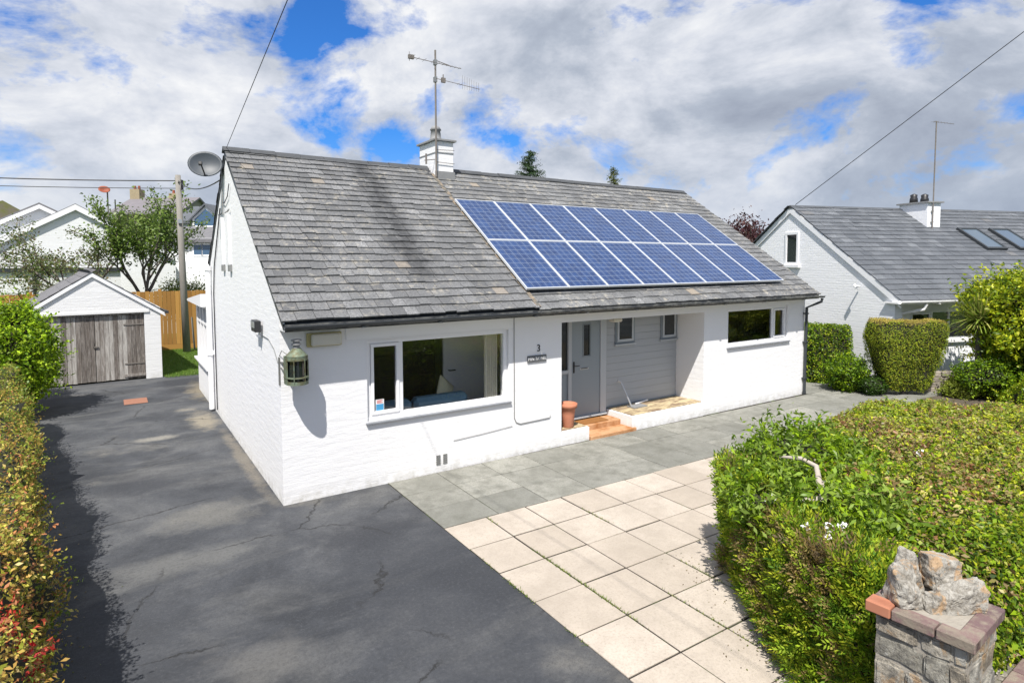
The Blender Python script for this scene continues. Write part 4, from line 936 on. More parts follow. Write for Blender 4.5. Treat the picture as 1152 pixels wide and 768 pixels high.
loc(MB().box(-.60, -.50, GY-.1, GY+GD, 1.84, 1.91), gar).build('gutter', 'gutter', gar)
# ------------------------------------------------------------------ pole, wires
pole = empty('telegraph_pole', (.38, 16.5, 0), 0, 'grey wooden telegraph pole behind the garage', 'telegraph pole')
M['polewood'] = mat('pole_wood', build=lambda B: (B.color(B.mix(B.noise(10, 6, .7, vec=B.map(B.pos(), (2, 2, .3))), (.155, .14, .12), (.30, .285, .26))), B.rough(.95)))
MB().tube([(0, 0, -.1), (-.06, 0, 3.2), (-.10, 0, 6.42)], [.13, .11, .09], 12).build('post', 'polewood', pole, True)
c_ = MB(); c_.tube([(-.10, -.12, 6.15), (-.10, .16, 6.15)], .02, 6); c_.box(-.02, .06, -.06, .04, 5.9, 6.25); c_.build('cable_clamp', 'black', pole)
MB().box(-.16, -.03, -.16, -.11, 4.7, 4.84).build('number_plate', 'alu', pole)
def wire(a, b, sag, r, label, nm='overhead_wire', grp=None):
    a = Vector(a); b = Vector(b); n = 16; pts = []
    for i in range(n+1): t = i/n; p = a.lerp(b, t); p.z -= sag*4*t*(1-t); pts.append(p)
    tag(MB().tube(pts, r, 5).build(nm, 'cable'), label, 'cable', grp)
PT = (.29, 16.5, 6.22)
wire((-22, 19.5, 6.9), PT, .5, .020, 'upper overhead cable running left from the telegraph pole', grp='overhead cables')
wire((-22, 19.0, 6.2), (.29, 16.5, 5.95), .35, .013, 'lower thin overhead cable running left from the telegraph pole', grp='overhead cables')
wire(PT, (.0, 4.35, 4.9), .25, .014, 'short cable from the telegraph pole to the bungalow gable', grp='overhead cables')
wire((.03, 4.35, 5.36), (-.72, -12.0, 6.9), .0, .005, 'overhead cable slanting up from the bungalow ridge out of the top of the picture', grp='overhead cables')
wire((16.75, 3.0, 5.12), (17.44, -4.87, 10.51), .0, .011, 'overhead cable slanting up to the right from the neighbouring ridge', grp='overhead cables')

# ------------------------------------------------------------------ fence behind the garage
M['fence'] = mat('orange_brown_fence', build=lambda B: (B.color(B.mix(B.isl(), (.24, .115, .022), (.44, .235, .055))), B.rough(.85), B.bump(B.noise(8, 5, .7, vec=B.map(B.pos(), (5, 5, .6))), .3, .01)))
fen = empty('board_fence', (-2, 17.6, 0), 0, 'orange-brown upright board fence across the back of the garden', 'fence')
fb = MB(); x = -8.0
while x < 6: fb.box(x+2, x+.13+2, 0-.0+random.uniform(-.006, .006), .022, .22, 2.22+random.uniform(-.02, .02)); x += .138
fb.build('boards', 'fence', fen); MB().box(-6.0, 8.0, -.004, .03, .0, .215).build('gravel_board', 'fence', fen)
for k in range(8): MB().box(-6+k*1.9, -5.9+k*1.9, .032, .13, 0, 2.3).build('post', 'fence', fen)
# lawn
tag(sheet('lawn', [(-.69, 11.6), (.42, 11.6), (.06, 9.3), (6, 9.3), (6, 17.6), (-6, 17.6), (-6, 16.5), (-.69, 16.5)], .008, 'grass'), kind='structure')
n = 26000; P = np.stack([rng.uniform(-.65, 1.9, n), rng.uniform(11.3, 17.5, n), np.full(n, .012)], 1)
a = rng.uniform(0, 6.28, n); h = rng.uniform(.03, .075, n); ww = .006; dx = np.stack([np.cos(a)*ww, np.sin(a)*ww, 0*a], 1); tp = P+np.stack([rng.normal(0, .018, n), rng.normal(0, .018, n), h], 1)
tag(quads_obj('grass', np.stack([P-dx, P+dx, tp], 1), 'leaf', None, pick([(.10, .20, .025), (.15, .26, .04), (.20, .27, .06)], n)), 'mown lawn grass behind the garage', 'grass', kind='stuff')
stk2 = MB().tube([(.68, 17.0, 0), (.62, 17.0, 1.25)], .035, 6); tag(stk2.build('garden_stake', 'polewood'), 'short wooden stake standing in the lawn right of the telegraph pole', 'stake')

n = 1500; t = rng.random(n)*.66; ll = np.stack([np.where(t < .6, -2.45-.06*rng.uniform(-5, 6, n)+.0, 2.0+rng.uniform(-.2, 1.2, n)), rng.uniform(-5, 6.5, n), np.full(n, .008)], 1)
left = t < .6; yy_ = ll[:, 1]; ll[:, 0] = np.where(left, np.interp(yy_, [-5, -2, 1, 4, 6.6], [-2.32, -2.42, -2.72, -3.05, -3.35])+np.abs(rng.normal(0, .16, n))-.05, 0)
ll[~left, 1] = rng.uniform(-6.2, -3.9, (~left).sum()); ll[~left, 0] = np.interp(ll[~left, 1], [-6.2, -5, -4.2], [2.35, 2.95, 3.45])-np.abs(rng.normal(0, .22, (~left).sum())); ll[~left, 2] = .022
tag(quads_obj('leaf_litter', leaf_polys(ll, np.tile([0, 0, 1.], (n, 1)), .022, .5, .25), 'leaf', None, pick([(.16, .11, .05), (.10, .07, .035), (.22, .17, .07), (.12, .14, .03)], n)), 'small dead leaves scattered along the foot of the hedges', 'leaf litter', kind='stuff')
n = 5200; k_ = rng.random(n); sx_ = np.where(k_ < .45, 1.487, np.where(k_ < .7, 2.099, np.where(k_ < .85, 2.704, 3.309))); yy_ = rng.uniform(-6, -1.9, n); cl = np.clip(nz(np.stack([sx_*3, yy_, 0*yy_], 1), 1.3, 3.)*2.2, 0, 1); keep = rng.random(n) < cl; sx_, yy_ = sx_[keep], yy_[keep]; n = len(sx_)
P = np.stack([sx_+.009*yy_+rng.normal(0, .010, n), yy_, np.full(n, .010)], 1); a = rng.uniform(0, 6.28, n); dx = np.stack([np.cos(a)*.004, np.sin(a)*.004, 0*a], 1); tp = P+np.stack([rng.normal(0, .015, n), rng.normal(0, .015, n), rng.uniform(.008, .032, n)], 1)
tag(quads_obj('weeds', np.stack([P-dx, P+dx, tp], 1), 'leaf', None, pick([(.16, .24, .03), (.24, .28, .05), (.10, .16, .02)], n)), 'tiny weeds and moss growing in the paving joints', 'weeds', kind='stuff')
# ------------------------------------------------------------------ right-hand neighbour
az_ = R(17.9); C0 = Vector((15.44, -.71, 0)); GDm = Vector((math.sin(az_), math.cos(az_), 0)); XD = Vector((GDm.y, -GDm.x, 0))
nb = empty('neighbour_bungalow', C0, -az_, 'white neighbouring bungalow with grey slate roof right of the main house', 'house')
# local: x along the ridge, y towards the back, z up
NL, NE, NR, NYR, NBk = 16.0, 2.36, 5.06, 3.99, 8.0
gw = [(0, 0.03, -.05), (0, NBk, -.05), (0, NBk, NE), (0, NYR, NR-.03), (0, .03, NE)]
MB().prism(gw, (.25, 0, 0)).build('gable_wall', 'white_nb', nb); MB().prism(gw, (.25, 0, 0)).build('gable_wall', 'white_nb', nb, matrix=T(NL-.25))
nf = wall_holes(.251, NL-.251, -.05, NE-.05, [(.85, 3.15, 1.12, 1.93), (5.5, 7.4, 1.1, 1.93)], .30, .52); weld(nf.build('front_wall', 'white_nb', nb))
MB().box(.251, NL-.251, NBk-.25, NBk, -.05, NE).build('rear_wall', 'white_nb', nb)
window(nb, .85, 3.15, 1.12, 1.93, .34, [1.65, 2.28], pane='darkglass', sash=(0,)); window(nb, 5.5, 7.4, 1.1, 1.93, .34, [6.4], pane='darkglass')
MB().box(.80, 3.20, .22, .34, 1.03, 1.10).build('sill', 'upvc', nb); MB().box(5.45, 7.45, .22, .34, 1.03, 1.09).build('sill', 'upvc', nb)
gwf = window(nb, 0, .62, 0, 1.07, 0, [], pane='darkglass', mtx=T(-.03, 4.22, 3.17, R(-90)) , fw_=.09, name='window')
MB().box(.09, .53, .034, .04, .09, .98).build('blind', mat('grey_blind', (.30, .32, .31), .8), gwf)
MB().box(-.10, -.0, 3.50, 4.30, 3.09, 3.165).build('sill', 'upvc', nb)
UN = Vector((0, NYR+.0, NR-NE)); 
MB().prism([(-.04, -.14, NE-.07), (-.04, NYR, NR-.02), (-.04, NBk+.15, NE-.07), (-.04, NBk+.15, NE-.14), (-.04, NYR, NR-.10), (-.04, -.14, NE-.14)], (NL+.16, 0, 0)).build('roof_deck', 'soffit', nb)
slates('roof_slates_front', (-.05, -.20, NE-.10), (1, 0, 0), UN, NL+.26, UN.length+.25, .235, .36, 'slate_nb', nb, lift=.022, jit=.002)
slates('roof_slates_back', (NL+.13, NBk+.20, NE-.10), (-1, 0, 0), (0, -(NBk-NYR), NR-NE), NL+.26, UN.length+.25, .27, .36, 'slate_nb', nb, lift=.018, jit=.002)
MB().prism([(-.06, NYR-.14, NR-.07), (-.06, NYR, NR+.05), (-.06, NYR+.14, NR-.07)], (NL+.28, 0, 0)).build('ridge_tiles', 'ridge', nb)
for yy, s in ((-.18, 1), (NBk+.18, -1)):
    MB().prism([(-.05, yy, NE-.115), (-.05, NYR, NR-.0), (-.05, NYR, NR-.20), (-.05, yy, NE-.30)], (.028, 0, 0)).build('barge_board', 'upvc', nb)
MB().box(-.1, NL, -.15, .29, NE-.19, NE-.145).build('soffit', 'upvc', nb); MB().box(-.1, NL, -.18, -.151, NE-.22, NE-.10).build('fascia', 'upvc', nb)
half_gutter((-.16, -.25, NE-.12), (NL+.1, -.25, NE-.12), .065, (.08, .16, .25), 'upvc', nb)
MB().tube([(.75, -.25, NE-.2), (.72, -.2, NE-.34), (.25, .2, NE-.50), (.24, .24, .1)], .04, 8).build('downpipe', 'upvc', nb)
nch = MB().box(4.45, 5.0, 2.95, 4.0, 4.1, 5.20).build('chimney', 'white_nb', nb); MB().box(4.38, 5.07, 2.88, 4.07, 5.201, 5.25).build('chimney_cap', 'lead', nch)
MB().lathe([(.13, 0), (.12, .12), (.10, .15), (.11, .24), (.03, .28)], (4.72, 3.3, 5.251), 12).lathe([(.13, 0), (.12, .16), (.10, .2), (.11, .28), (.03, .32)], (4.72, 3.7, 5.251), 12).build('chimney_pots', 'black', nch, True)
# skylights: lie in the front slope
Un = UN.normalized(); Nn = Vector((0, -Un.z, Un.y)); Msl = Matrix(((1, 0, 0, 0), (0, Un.y, Nn.y, 0), (0, Un.z, Nn.z, 0), (0, 0, 0, 1)))
for x in (5.55, 6.95):
    p = Vector((0, -.20, NE-.10))+Un*(2.42); p.x = x; mt = Matrix.Translation(p) @ Msl
    s_ = MB().box(0, .86, 0, .08, .0, .10).box(0, .86, 1.18, 1.26, .0, .10).box(0, .08, .08, 1.18, .0, .10).box(.78, .86, .08, 1.18, .0, .10).build('skylight', 'gutter', nb, matrix=mt)
    MB().box(.08, .78, .08, 1.18, .05, .075).build('pane', 'skyglass', s_)
MB().tube([(-.05, 1.15, 2.58), (-.22, 1.15, 2.60)], .03, 6).tube([(-.22, 1.15, 2.62), (-.24, 1.05, 2.56)], .045, 7).build('gable_lamp', 'upvc', nb)
MB().box(-.012, -.002, 3.45, 3.6, 1.5, 1.62).build('wall_vent', 'steel', nb)
na = empty('neighbour_aerial', C0+XD*4.62+GDm*2.9+Vector((0, 0, 4.45)), -az_, 'tall thin aerial mast beside the white chimney of the neighbouring house', 'aerial')
MB().tube([(0, 0, -.1), (0, 0, 3.38)], .02, 7).build('mast', 'rust', na); y3 = MB(); yagi(y3, (-.12, 0, 3.36), (.75, 0, 3.33), [(.0, .2), (.12, .22), (.3, .15), (.45, .13), (.6, .12), (.75, .11), (.9, .1)], r=.007); y3.build('yagi_antenna', 'rust', na)
MB().box(-.04, .04, -.0, .08, .1, .14).box(-.04, .04, 0, .08, .45, .49).build('mast_clamp', 'steel', na)

# ------------------------------------------------------------------ left neighbour and houses beyond
lh = empty('gabled_house', (-3.0, 24, 0), 0, 'large white gabled house behind the garage with broad white barge boards', 'house')
lg = [(-7.4, 0, -.05), (3.95, 0, -.05), (3.95, 0, 3.35), (-.02, 0, 5.62), (-7.4, 0, 1.9)]
lg = [(-3.2, 0, -.05), (3.7, 0, -.05), (3.7, 0, 3.45), (-.02, 0, 5.66), (-3.2, 0, 3.78)]
MB().prism(lg, (0, .3, 0)).build('gable_wall', 'white_far', lh)
MB().box(-3.2, -2.9, .301, 11, -.05, 3.7).build('side_wall', 'white_far', lh); MB().box(3.4, 3.7, .301, 11, -.05, 3.4).build('side_wall', 'white_far', lh)
def slope_roof(a, b, y0, y1, t, m, par, nm='roof'):
    return MB().prism([(a[0], y0, a[1]), (b[0], y0, b[1]), (b[0], y0, b[1]-t), (a[0], y0, a[1]-t)], (0, y1-y0, 0)).build(nm, m, par)
slope_roof((-3.6, 3.72), (-.02, 5.84), -.10, 11.3, .08, 'slate_far', lh); slope_roof((4.1, 3.38), (-.019, 5.839), -.101, 11.3, .08, 'slate_far', lh)
for a, b in (((-3.65, 3.66), (-.02, 5.80)), ((4.15, 3.32), (-.02, 5.80))):
    MB().prism([(a[0], -.15, a[1]), (b[0], -.15, b[1]), (b[0], -.15, b[1]-.24), (a[0], -.15, a[1]-.22)], (0, .045, 0)).build('barge_board', 'upvc', lh)
    MB().prism([(a[0], -.11, a[1]-.16), (b[0], -.11, b[1]-.18), (b[0], -.0, b[1]-.18), (a[0], 0, a[1]-.16)], (0, 0, .02)).build('soffit', 'soffit', lh)
# rear and side wings
MB().box(-9, -3.25, -.9, 8, -.05, 3.02).build('side_wing', 'white_far', lh); MB().box(-9.1, -3.2, -1.0, 8.1, 3.021, 3.95).build('parapet', 'white_far', lh)
w_ = MB().box(-9.0, 1.5, -1.3, -.95, -.05, 2.92).build('porch_wing', 'white_far', lh)
MB().box(-9.1, 1.6, -1.42, -.9, 2.921, 3.08).build('dark_fascia', 'gutter', lh)
MB().tube([(-1.45, -1.36, 2.9), (-1.45, -1.36, 2.2), (-1.5, -1.36, .2)], .05, 7).build('downpipe', 'gutter', lh)
MB().box(-.45, .15, -1.32, -1.299, 2.25, 2.62).build('window', 'darkglass', lh)
l2 = empty('long_roofed_house', (-4.9, 30, 0), 0, 'second white gable with grey verge just left of and behind the large gabled house', 'house')
MB().prism([(-5, 0, 0), (3, 0, 0), (3, 0, 4.6), (.2, 0, 6.15), (-5, 0, 3.3)], (0, .3, 0)).build('gable_wall', 'white_far', l2)
slope_roof((-5.6, 3.1), (.2, 6.28), -.15, 9, .16, 'slate_far', l2); slope_roof((3.4, 4.55), (.2, 6.279), -.15, 9, .16, 'slate_far', l2)
MB().prism([(-5.6, -.2, 3.0), (.2, -.2, 6.18), (.2, -.2, 5.98), (-5.6, -.2, 2.8)], (0, .045, 0)).build('barge_board', 'upvc', l2)
MB().prism([(3.4, -.2, 4.45), (.2, -.2, 6.18), (.2, -.2, 5.98), (3.4, -.2, 4.25)], (0, .045, 0)).build('barge_board', 'upvc', l2)
l3 = empty('mossy_roofed_house', (-9.0, 38, 0), 0, 'low house at the far left edge with a brown mossy roof', 'house')
MB().box(-5, 3.2, .3, 8, 0, 5.0).build('wall', 'white_far', l3)
M['mossroof'] = mat('mossy_roof', build=lambda B: (B.color(B.mix(B.ramp(B.noise(1.2, 5, .7), [(.45, 0), (.6, 1)]), (.15, .13, .10), (.13, .14, .04))), B.rough(.95)))
MB().prism([(-5.6, 0, 4.3), (2.0, 0, 6.95), (4.3, 0, 5.4), (3.6, 0, 4.9), (-5.6, 0, 4.0)], (0, 8, 0)).build('roof', 'mossroof', l3)
# orange dish on the gabled house
od = empty('orange_dish', (-1.85, 24.6, 4.9), 0, 'orange satellite dish on a pole above the white gabled house', 'satellite dish')
M['orange'] = mat('orange_paint', (.26, .065, .03), .7)
MB().tube([(0, 0, -.2), (0, 0, 1.55)], .035, 6).tube([(.28, .1, -.3), (.28, .1, 1.25)], .03, 6).build('pole', 'rust', od)
MB().lathe([(.02, 0), (.15, .03), (.23, .07), (.23, .085), (.15, .045), (.02, .02)], (0, 0, 0), 18, cap=False).build('reflector', 'orange', od, True, Matrix.Translation((-.12, -.1, 1.62)) @ Vector((.1, -.8, .55)).to_track_quat('Z', 'Y').to_matrix().to_4x4() @ Matrix.Diagonal((1, .8, 1, 1)))

# rising ground behind
def hill():
    V = []; F = []; nx, ny = 30, 14
    for j in range(ny+1):
        for i in range(nx+1):
            x = -60+i*4.5; y = 27+j*9; t = min(1, max(0, (y-28)/50)); V.append((x, y, -.6+7.2*t**1.1*max(0, min(1, (60-x)/50))+.4*noise.noise(Vector((x*.08, y*.08, 0)))))
    F = [(j*(nx+1)+i, j*(nx+1)+i+1, (j+1)*(nx+1)+i+1, (j+1)*(nx+1)+i) for j in range(ny) for i in range(nx)]
    tag(mesh_obj('hillside', V, F, 'grass', None, True), kind='structure')
hill()
def house_box(nm, c, rz, w, d, he, hr, wallm, roofm, label, chims=(), wins=(), cat='house', z0=-2., group=None):
    r_ = empty(nm, c, rz, label, cat, group)
    MB().box(-w/2, w/2, 0, d, z0, he).build('wall', wallm, r_)
    ro = MB().prism([(-w/2-.3, -.35, he-.12), (-w/2-.3, d/2, hr), (-w/2-.3, d+.35, he-.12), (-w/2-.3, d+.35, he-.28), (-w/2-.3, d/2, hr-.18), (-w/2-.3, -.35, he-.28)], (w+.6, 0, 0)).build('roof', roofm, r_)
    for s in (-1, 1): MB().prism([(s*w/2-.01, .01, he), (s*w/2-.01, d-.01, he), (s*w/2-.01, d/2, hr-.2)], (.02, 0, 0)).build('gable', wallm, r_)
    for cx, h in chims:
        c_ = MB().box(cx-.45, cx+.45, d/2-.45, d/2+.45, hr-.6, hr+h).build('chimney', 'chimstone', ro)
        for q in (-.2, .2): MB().lathe([(.13, 0), (.11, .35)], (cx+q, d/2, hr+h), 8).build('chimney_pot', 'orange', c_)
    for (x0, x1, za, zb, wm) in wins:
        f = MB().box(x0-.08, x1+.08, -.05, -.002, za-.08, zb+.08).build('window', 'upvc', r_); MB().box(x0, x1, -.065, -.052, za, zb).build('pane', wm, f)
    return r_
M['stonewall'] = mat('far_stone', build=lambda B: (B.color(B.mix(B.noise(3, 5, .7), (.16, .15, .13), (.30, .28, .25))), B.rough(.9)))
M['chimstone'] = mat('chimney_stone', build=lambda B: (B.color(B.mix(B.noise(3, 5, .7), (.24, .19, .12), (.38, .31, .20))), B.rough(.9)))
M['purple_slate'] = mat('purple_slate', build=lambda B: (B.color(B.mix(B.noise(2, 5, .7), (.13, .12, .13), (.20, .185, .20))), B.rough(.8)))
house_box('stone_house', (.95, 56.2, 0), R(-33), 5.9, 7, 7.9, 9.55, 'stonewall', 'purple_slate', 'old stone house on the hill with three pale chimneys and a purple slate roof', [(-2.75, .75), (.95, .35)], [(-1.9, -1.2, 6.2, 7.1, 'darkglass'), (.3, 1.1, 6.2, 7.1, 'darkglass')])
# modern house with glazed gable
mh = empty('modern_house', (3.55, 42.2, 0), R(-33), 'white modern house with a triangular blue glazed gable beyond the garden trees', 'house')
MB().box(-1.5, 2.4, .5, 7, -2, 6.5).build('wall', 'white_far', mh)
MB().prism([(-1.9, .2, 6.4), (-1.9, 3.5, 7.75), (-1.9, 7.2, 6.3), (-1.9, 7.2, 6.1), (-1.9, 3.5, 7.5), (-1.9, .2, 6.2)], (4.8, 0, 0)).build('roof', 'slate_nb', mh)
gl = MB().prism([(-.1, -.3, 5.9), (1.9, -.3, 5.9), (1.9, -.3, 6.5), (.9, -.3, 7.45), (-.1, -.3, 6.5)], (0, 3, 0)).build('glazed_gable', 'upvc', mh)
MB().prism([(.05, -.315, 6.0), (1.75, -.315, 6.0), (1.75, -.315, 6.45), (.9, -.315, 7.2), (.05, -.315, 6.45)], (0, .01, 0)).build('pane', 'blueglass', gl)
slope_roof((-.35, 6.35), (.9, 7.62), -.5, 3, .12, 'slate_nb', mh); slope_roof((2.15, 6.35), (.901, 7.619), -.5, 3, .12, 'slate_nb', mh)
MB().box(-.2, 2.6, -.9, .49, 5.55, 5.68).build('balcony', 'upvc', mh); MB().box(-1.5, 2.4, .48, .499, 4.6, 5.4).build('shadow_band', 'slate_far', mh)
sh = house_box('white_cottage', (2.2, 31.2, 0), R(-33), 4.2, 5, 4.72, 5.5, 'white_far', 'slate_far', 'low white house with a grey roof and blue-paned window behind the telegraph pole', [], [(.05, .5, 3.75, 4.3, 'blueglass'), (.55, 1.0, 3.75, 4.3, 'blueglass'), (1.05, 1.5, 3.75, 4.3, 'blueglass'), (-1.9, -1.4, 3.3, 4.0, 'darkglass')])
MB().box(-2.3, 2.3, -.9, -.05, -2, 3.1).build('front_wing', 'white_far', sh)

# ------------------------------------------------------------------ trees
G1 = [(.06, .10, .02), (.10, .15, .03), (.15, .20, .05), (.04, .07, .015)]
tree('garden_tree', (-2.7, 18.6, 0), 5.0, .10, 6500, .10, [(.10, .15, .035), (.17, .22, .07), (.22, .24, .11), (.15, .12, .05)], 'thin greyish half-bare tree standing left behind the garage', seed=5, bare=.35, clump=.17, spread=.95, up=.03, first=.42, depth=4, n=3, group='trees behind the garage')
tree('garden_tree', (-.75, 18.9, 0), 5.5, .12, 7500, .12, [(.08, .14, .025), (.15, .23, .04), (.22, .30, .07)], 'leafier green tree standing right behind the garage ridge', seed=9, bare=.1, clump=.16, spread=.38, up=.24, first=.36, depth=4, n=3, group='trees behind the garage')
tree('bushy_tree', (.9, 20.2, 0), 2.9, .10, 9000, .09, [(.08, .12, .02), (.13, .17, .03), (.18, .20, .05)], 'low yellowish green tree behind the fence right of the telegraph pole', seed=3, clump=.28, spread=.8, first=.25)
tree('hillside_tree', (.2, 36, 1.5), 4.9, .14, 8000, .16, [(.05, .09, .02), (.09, .13, .03)], 'dark green tree on the hillside between the stone house and the modern house', seed=12, clump=.4, first=.25, group='trees on the hillside')
tree('hillside_tree', (-.4, 44, 2.8), 4.6, .14, 7000, .18, [(.05, .09, .02), (.12, .14, .03)], 'broad green tree in front of the stone house on the hill', seed=14, clump=.45, first=.25, group='trees on the hillside')
conifer('conifer_tree', (18.6, 20.6, 0), 9.8, 3.7, 60, [(.02, .05, .02), (.035, .075, .025), (.05, .09, .03)], 'dark conifer tip showing above the bungalow ridge beside the chimney', 4)
conifer('conifer_tree', (22.6, 17.8, 0), 8.9, 1.7, 50, [(.08, .10, .02), (.12, .14, .03)], 'small yellow-green conifer tip showing above the bungalow ridge further right', 6)
tree('copper_tree', (20.9, 8.0, 0), 5.6, .16, 14000, .12, [(.045, .018, .022), (.08, .03, .035), (.10, .045, .04)], 'dark purple copper-leaved tree between the two roofs', seed=21, clump=.27, first=.3, spread=.8)
tree('green_tree', (22.0, 7.2, 0), 4.4, .12, 7000, .11, [(.05, .10, .02), (.08, .13, .03)], 'green tree low between the roofs below the copper tree', seed=22, clump=.3, first=.3)

# ------------------------------------------------------------------ hedges
def topmix(zt, topc, sidec, wt=None):
    def f(P, N):
        n = len(P); a = pick(topc, n, wt); b = pick(sidec, n); m = ((N[:, 2] > .5) & (P[:, 2] > zt-.25))
        # clipped tips form drifts of rusty leaves on top
        return np.where(m[:, None], a, b)
    return f
Gd = (.045, .10, .006); Gm = (.12, .215, .010); Gl = (.24, .36, .012); Gy = (.44, .48, .03); Br = (.27, .18, .08); Rd = (.34, .17, .08)
lp = [(2.62, -6.92), (2.75, -6.1), (3.35, -5.2), (3.95, -4.35), (5.2, -4.15), (6.6, -3.85), (7.7, -3.75), (8.6, -4.45), (9.4, -5.4), (10.0, -6.6), (9.8, -7.6), (8.0, -7.6), (5.0, -7.2), (3.6, -6.95)]
V, F = hedge_mesh(lp, .05, 1.22, .20, bulge=.08, amp=.10, topamp=.09, rnd=.22)
def hc(P, N):
    n = len(P); base = pick([Gd, Gm, Gl, Gy], n, [1.2, 3, 3, 1.2]); warm = pick([Br, Rd, (.44, .38, .13), (.38, .29, .14)], n)
    k = nz(P, 1.1, 2.)+.35*nz(P, 4., 5.); far = np.clip((P[:, 0]-3.3)/3.0, 0, 1)
    pr = np.clip(.10+.27*far+k*.6, 0, .65)*((N[:, 2] > .4)*.9+.1); m = rng.random(n) < pr
    y = pick([Gy, (.30, .34, .07)], n); m2 = (rng.random(n) < .15+.5*far)
    base = np.where(m2[:, None], y, base); return np.where(m[:, None], warm, base)
bush('laurel_hedge', V, F, 150000, .046, None, m='leaf_glossy', depth=.11, aspect=.55, spread=.62, label='wide clipped leafy hedge with rusty clipped tips behind the stone pillar', cat='hedge', colfn=hc, shr=.13, up=.35, fold=.35, shoots=(1600, .09))
# fresh pale shoots standing proud of the near corner
V2, F2 = blob_mesh((3.35, -5.55, 1.02), .62, 3, .3, (1.1, 1.5, .55))
bush('broadleaf_shrub', V2, F2, 5200, .085, [Gm, Gl, (.20, .30, .04), (.26, .36, .06)], m='leaf_glossy', depth=.2, aspect=.36, spread=.9, label='bright green broad-leaved shrub bursting out between the conifer hedge and the wide hedge', cat='shrub', shr=.2, up=.6, shoots=(240, .25))
V2, F2 = blob_mesh((4.35, -4.75, 1.12), .60, 8, .3, (1.3, 1.0, .55))
bush('broadleaf_shrub', V2, F2, 3600, .085, [Gm, Gl, (.18, .27, .04)], m='leaf_glossy', depth=.2, aspect=.36, spread=.9, label='green broad-leaved shrub at the far left corner of the wide hedge', cat='shrub', shr=.2, up=.6, shoots=(240, .25))
# feathery conifer hedge on the paving side: sprays built from many narrow leaflets
cp = [(2.22, -6.58), (2.44, -5.88), (3.00, -5.10), (3.48, -4.42), (3.72, -4.18), (4.05, -4.35), (3.75, -4.9), (3.2, -5.7), (2.95, -6.3), (2.75, -6.72)]
V, F = hedge_mesh(cp, .06, 1.17, .12, bulge=.03, amp=.09, topamp=.08, rnd=.09)
root = empty('conifer_hedge', (2.9, -5.4, .1), 0, 'feathery conifer hedge with brown patches along the light paving', 'hedge'); off = Vector(root.location)
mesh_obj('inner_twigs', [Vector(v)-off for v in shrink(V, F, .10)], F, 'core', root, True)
ns = 17000; P, N = sample_surface(V, F, ns); P = P-N*(rng.random((ns, 1))**1.5*.10); P += N*np.clip(nz(P, 3.5, 1.)[:, None], -.5, .8)*.06
D3 = N*.55+np.array([0, 0, .55])+rng.normal(0, .45, (ns, 3)); D3 /= np.linalg.norm(D3, axis=1)[:, None]
side = np.cross(D3, N+rng.normal(0, .5, (ns, 3))); side /= np.linalg.norm(side, axis=1)[:, None]+1e-6
kk = nz(P, 1.6, 5.)+.5*nz(P, 5, 3.); brown = rng.random(ns) < np.clip(.10+kk*1.0, .02, .75)
cc = np.where(brown[:, None], pick([(.20, .135, .05), (.28, .20, .08), (.34, .27, .09), (.16, .12, .07)], ns), pick([(.07, .15, .01), (.15, .26, .012), (.27, .38, .02), (.40, .44, .03)], ns))
Q = []; C = []; nrm = np.cross(D3, side); Ls = rng.uniform(.07, .14, ns)
for j in range(7):
    t = (j//2)/3.5; sg = (1 if j % 2 else -1) if j < 6 else 0
    b = P+D3*(Ls*t*.8)[:, None]; ax = D3*.8+side*sg*.75; ax /= np.linalg.norm(ax, axis=1)[:, None]; l = (Ls*(.42 if sg else .5)*(1-.25*t))[:, None]; w = np.cross(ax, nrm); w /= np.linalg.norm(w, axis=1)[:, None]+1e-6
    w = w*l*.16; Q.append(np.stack([b, b+ax*l*.5+w, b+ax*l, b+ax*l*.5-w], 1)); C.append(cc*rng.uniform(.8, 1.2, (ns, 1)))
quads_obj('foliage', np.concatenate(Q)-np.array(off), 'needle', root, np.concatenate(C))
# small bare twigs
tw = MB()
for i in range(30):
    k = rng.integers(0, ns); p = Vector(P[k])-off; d = Vector(D3[k]); q = p+d*.10+Vector(rng.normal(0, .03, 3)); tw.tube([p-d*.05, p+d*.05, q], [.003, .002, .001], 3, False)
tw.build('bare_twigs', 'twig', root)
# driftwood and flowers in the hedge
dw = MB()
M['driftwood'] = mat('bleached_wood', build=lambda B: (B.color(B.mix(B.noise(9, 5, .7, vec=B.map(B.pos(), (1, 1, 4))), (.30, .25, .21), (.46, .41, .36))), B.rough(.9)))
dw.tube([(3.15, -5.42, 1.20), (3.16, -5.50, 1.24), (3.27, -5.60, 1.26), (3.36, -5.52, 1.33), (3.50, -5.40, 1.45), (3.46, -5.28, 1.50), (3.34, -5.13, 1.50)], [.014, .022, .032, .029, .024, .019, .011], 8)
dw.tube([(3.27, -5.60, 1.25), (3.36, -5.56, 1.29), (3.42, -5.52, 1.36)], [.03, .035, .02], 7)
for v in dw.V: v.z -= .035
dw.V = [v+Vector((noise.noise(v*30), noise.noise(v*30+Vector((5, 0, 0))), noise.noise(v*30+Vector((0, 5, 0)))))*.008 for v in dw.V]
tag(dw.build('driftwood', 'driftwood', None, True), 'bleached forked piece of driftwood lying in the top of the hedge', 'driftwood')
fl = [(2.62, -5.83, 1.22), (2.74, -5.93, 1.22), (2.86, -5.98, 1.22), (2.98, -5.30, 1.2), (2.66, -5.98, 1.20), (5.05, -5.6, 1.32)]
M['petal'] = mat('white_petal', (.74, .70, .72), .6)
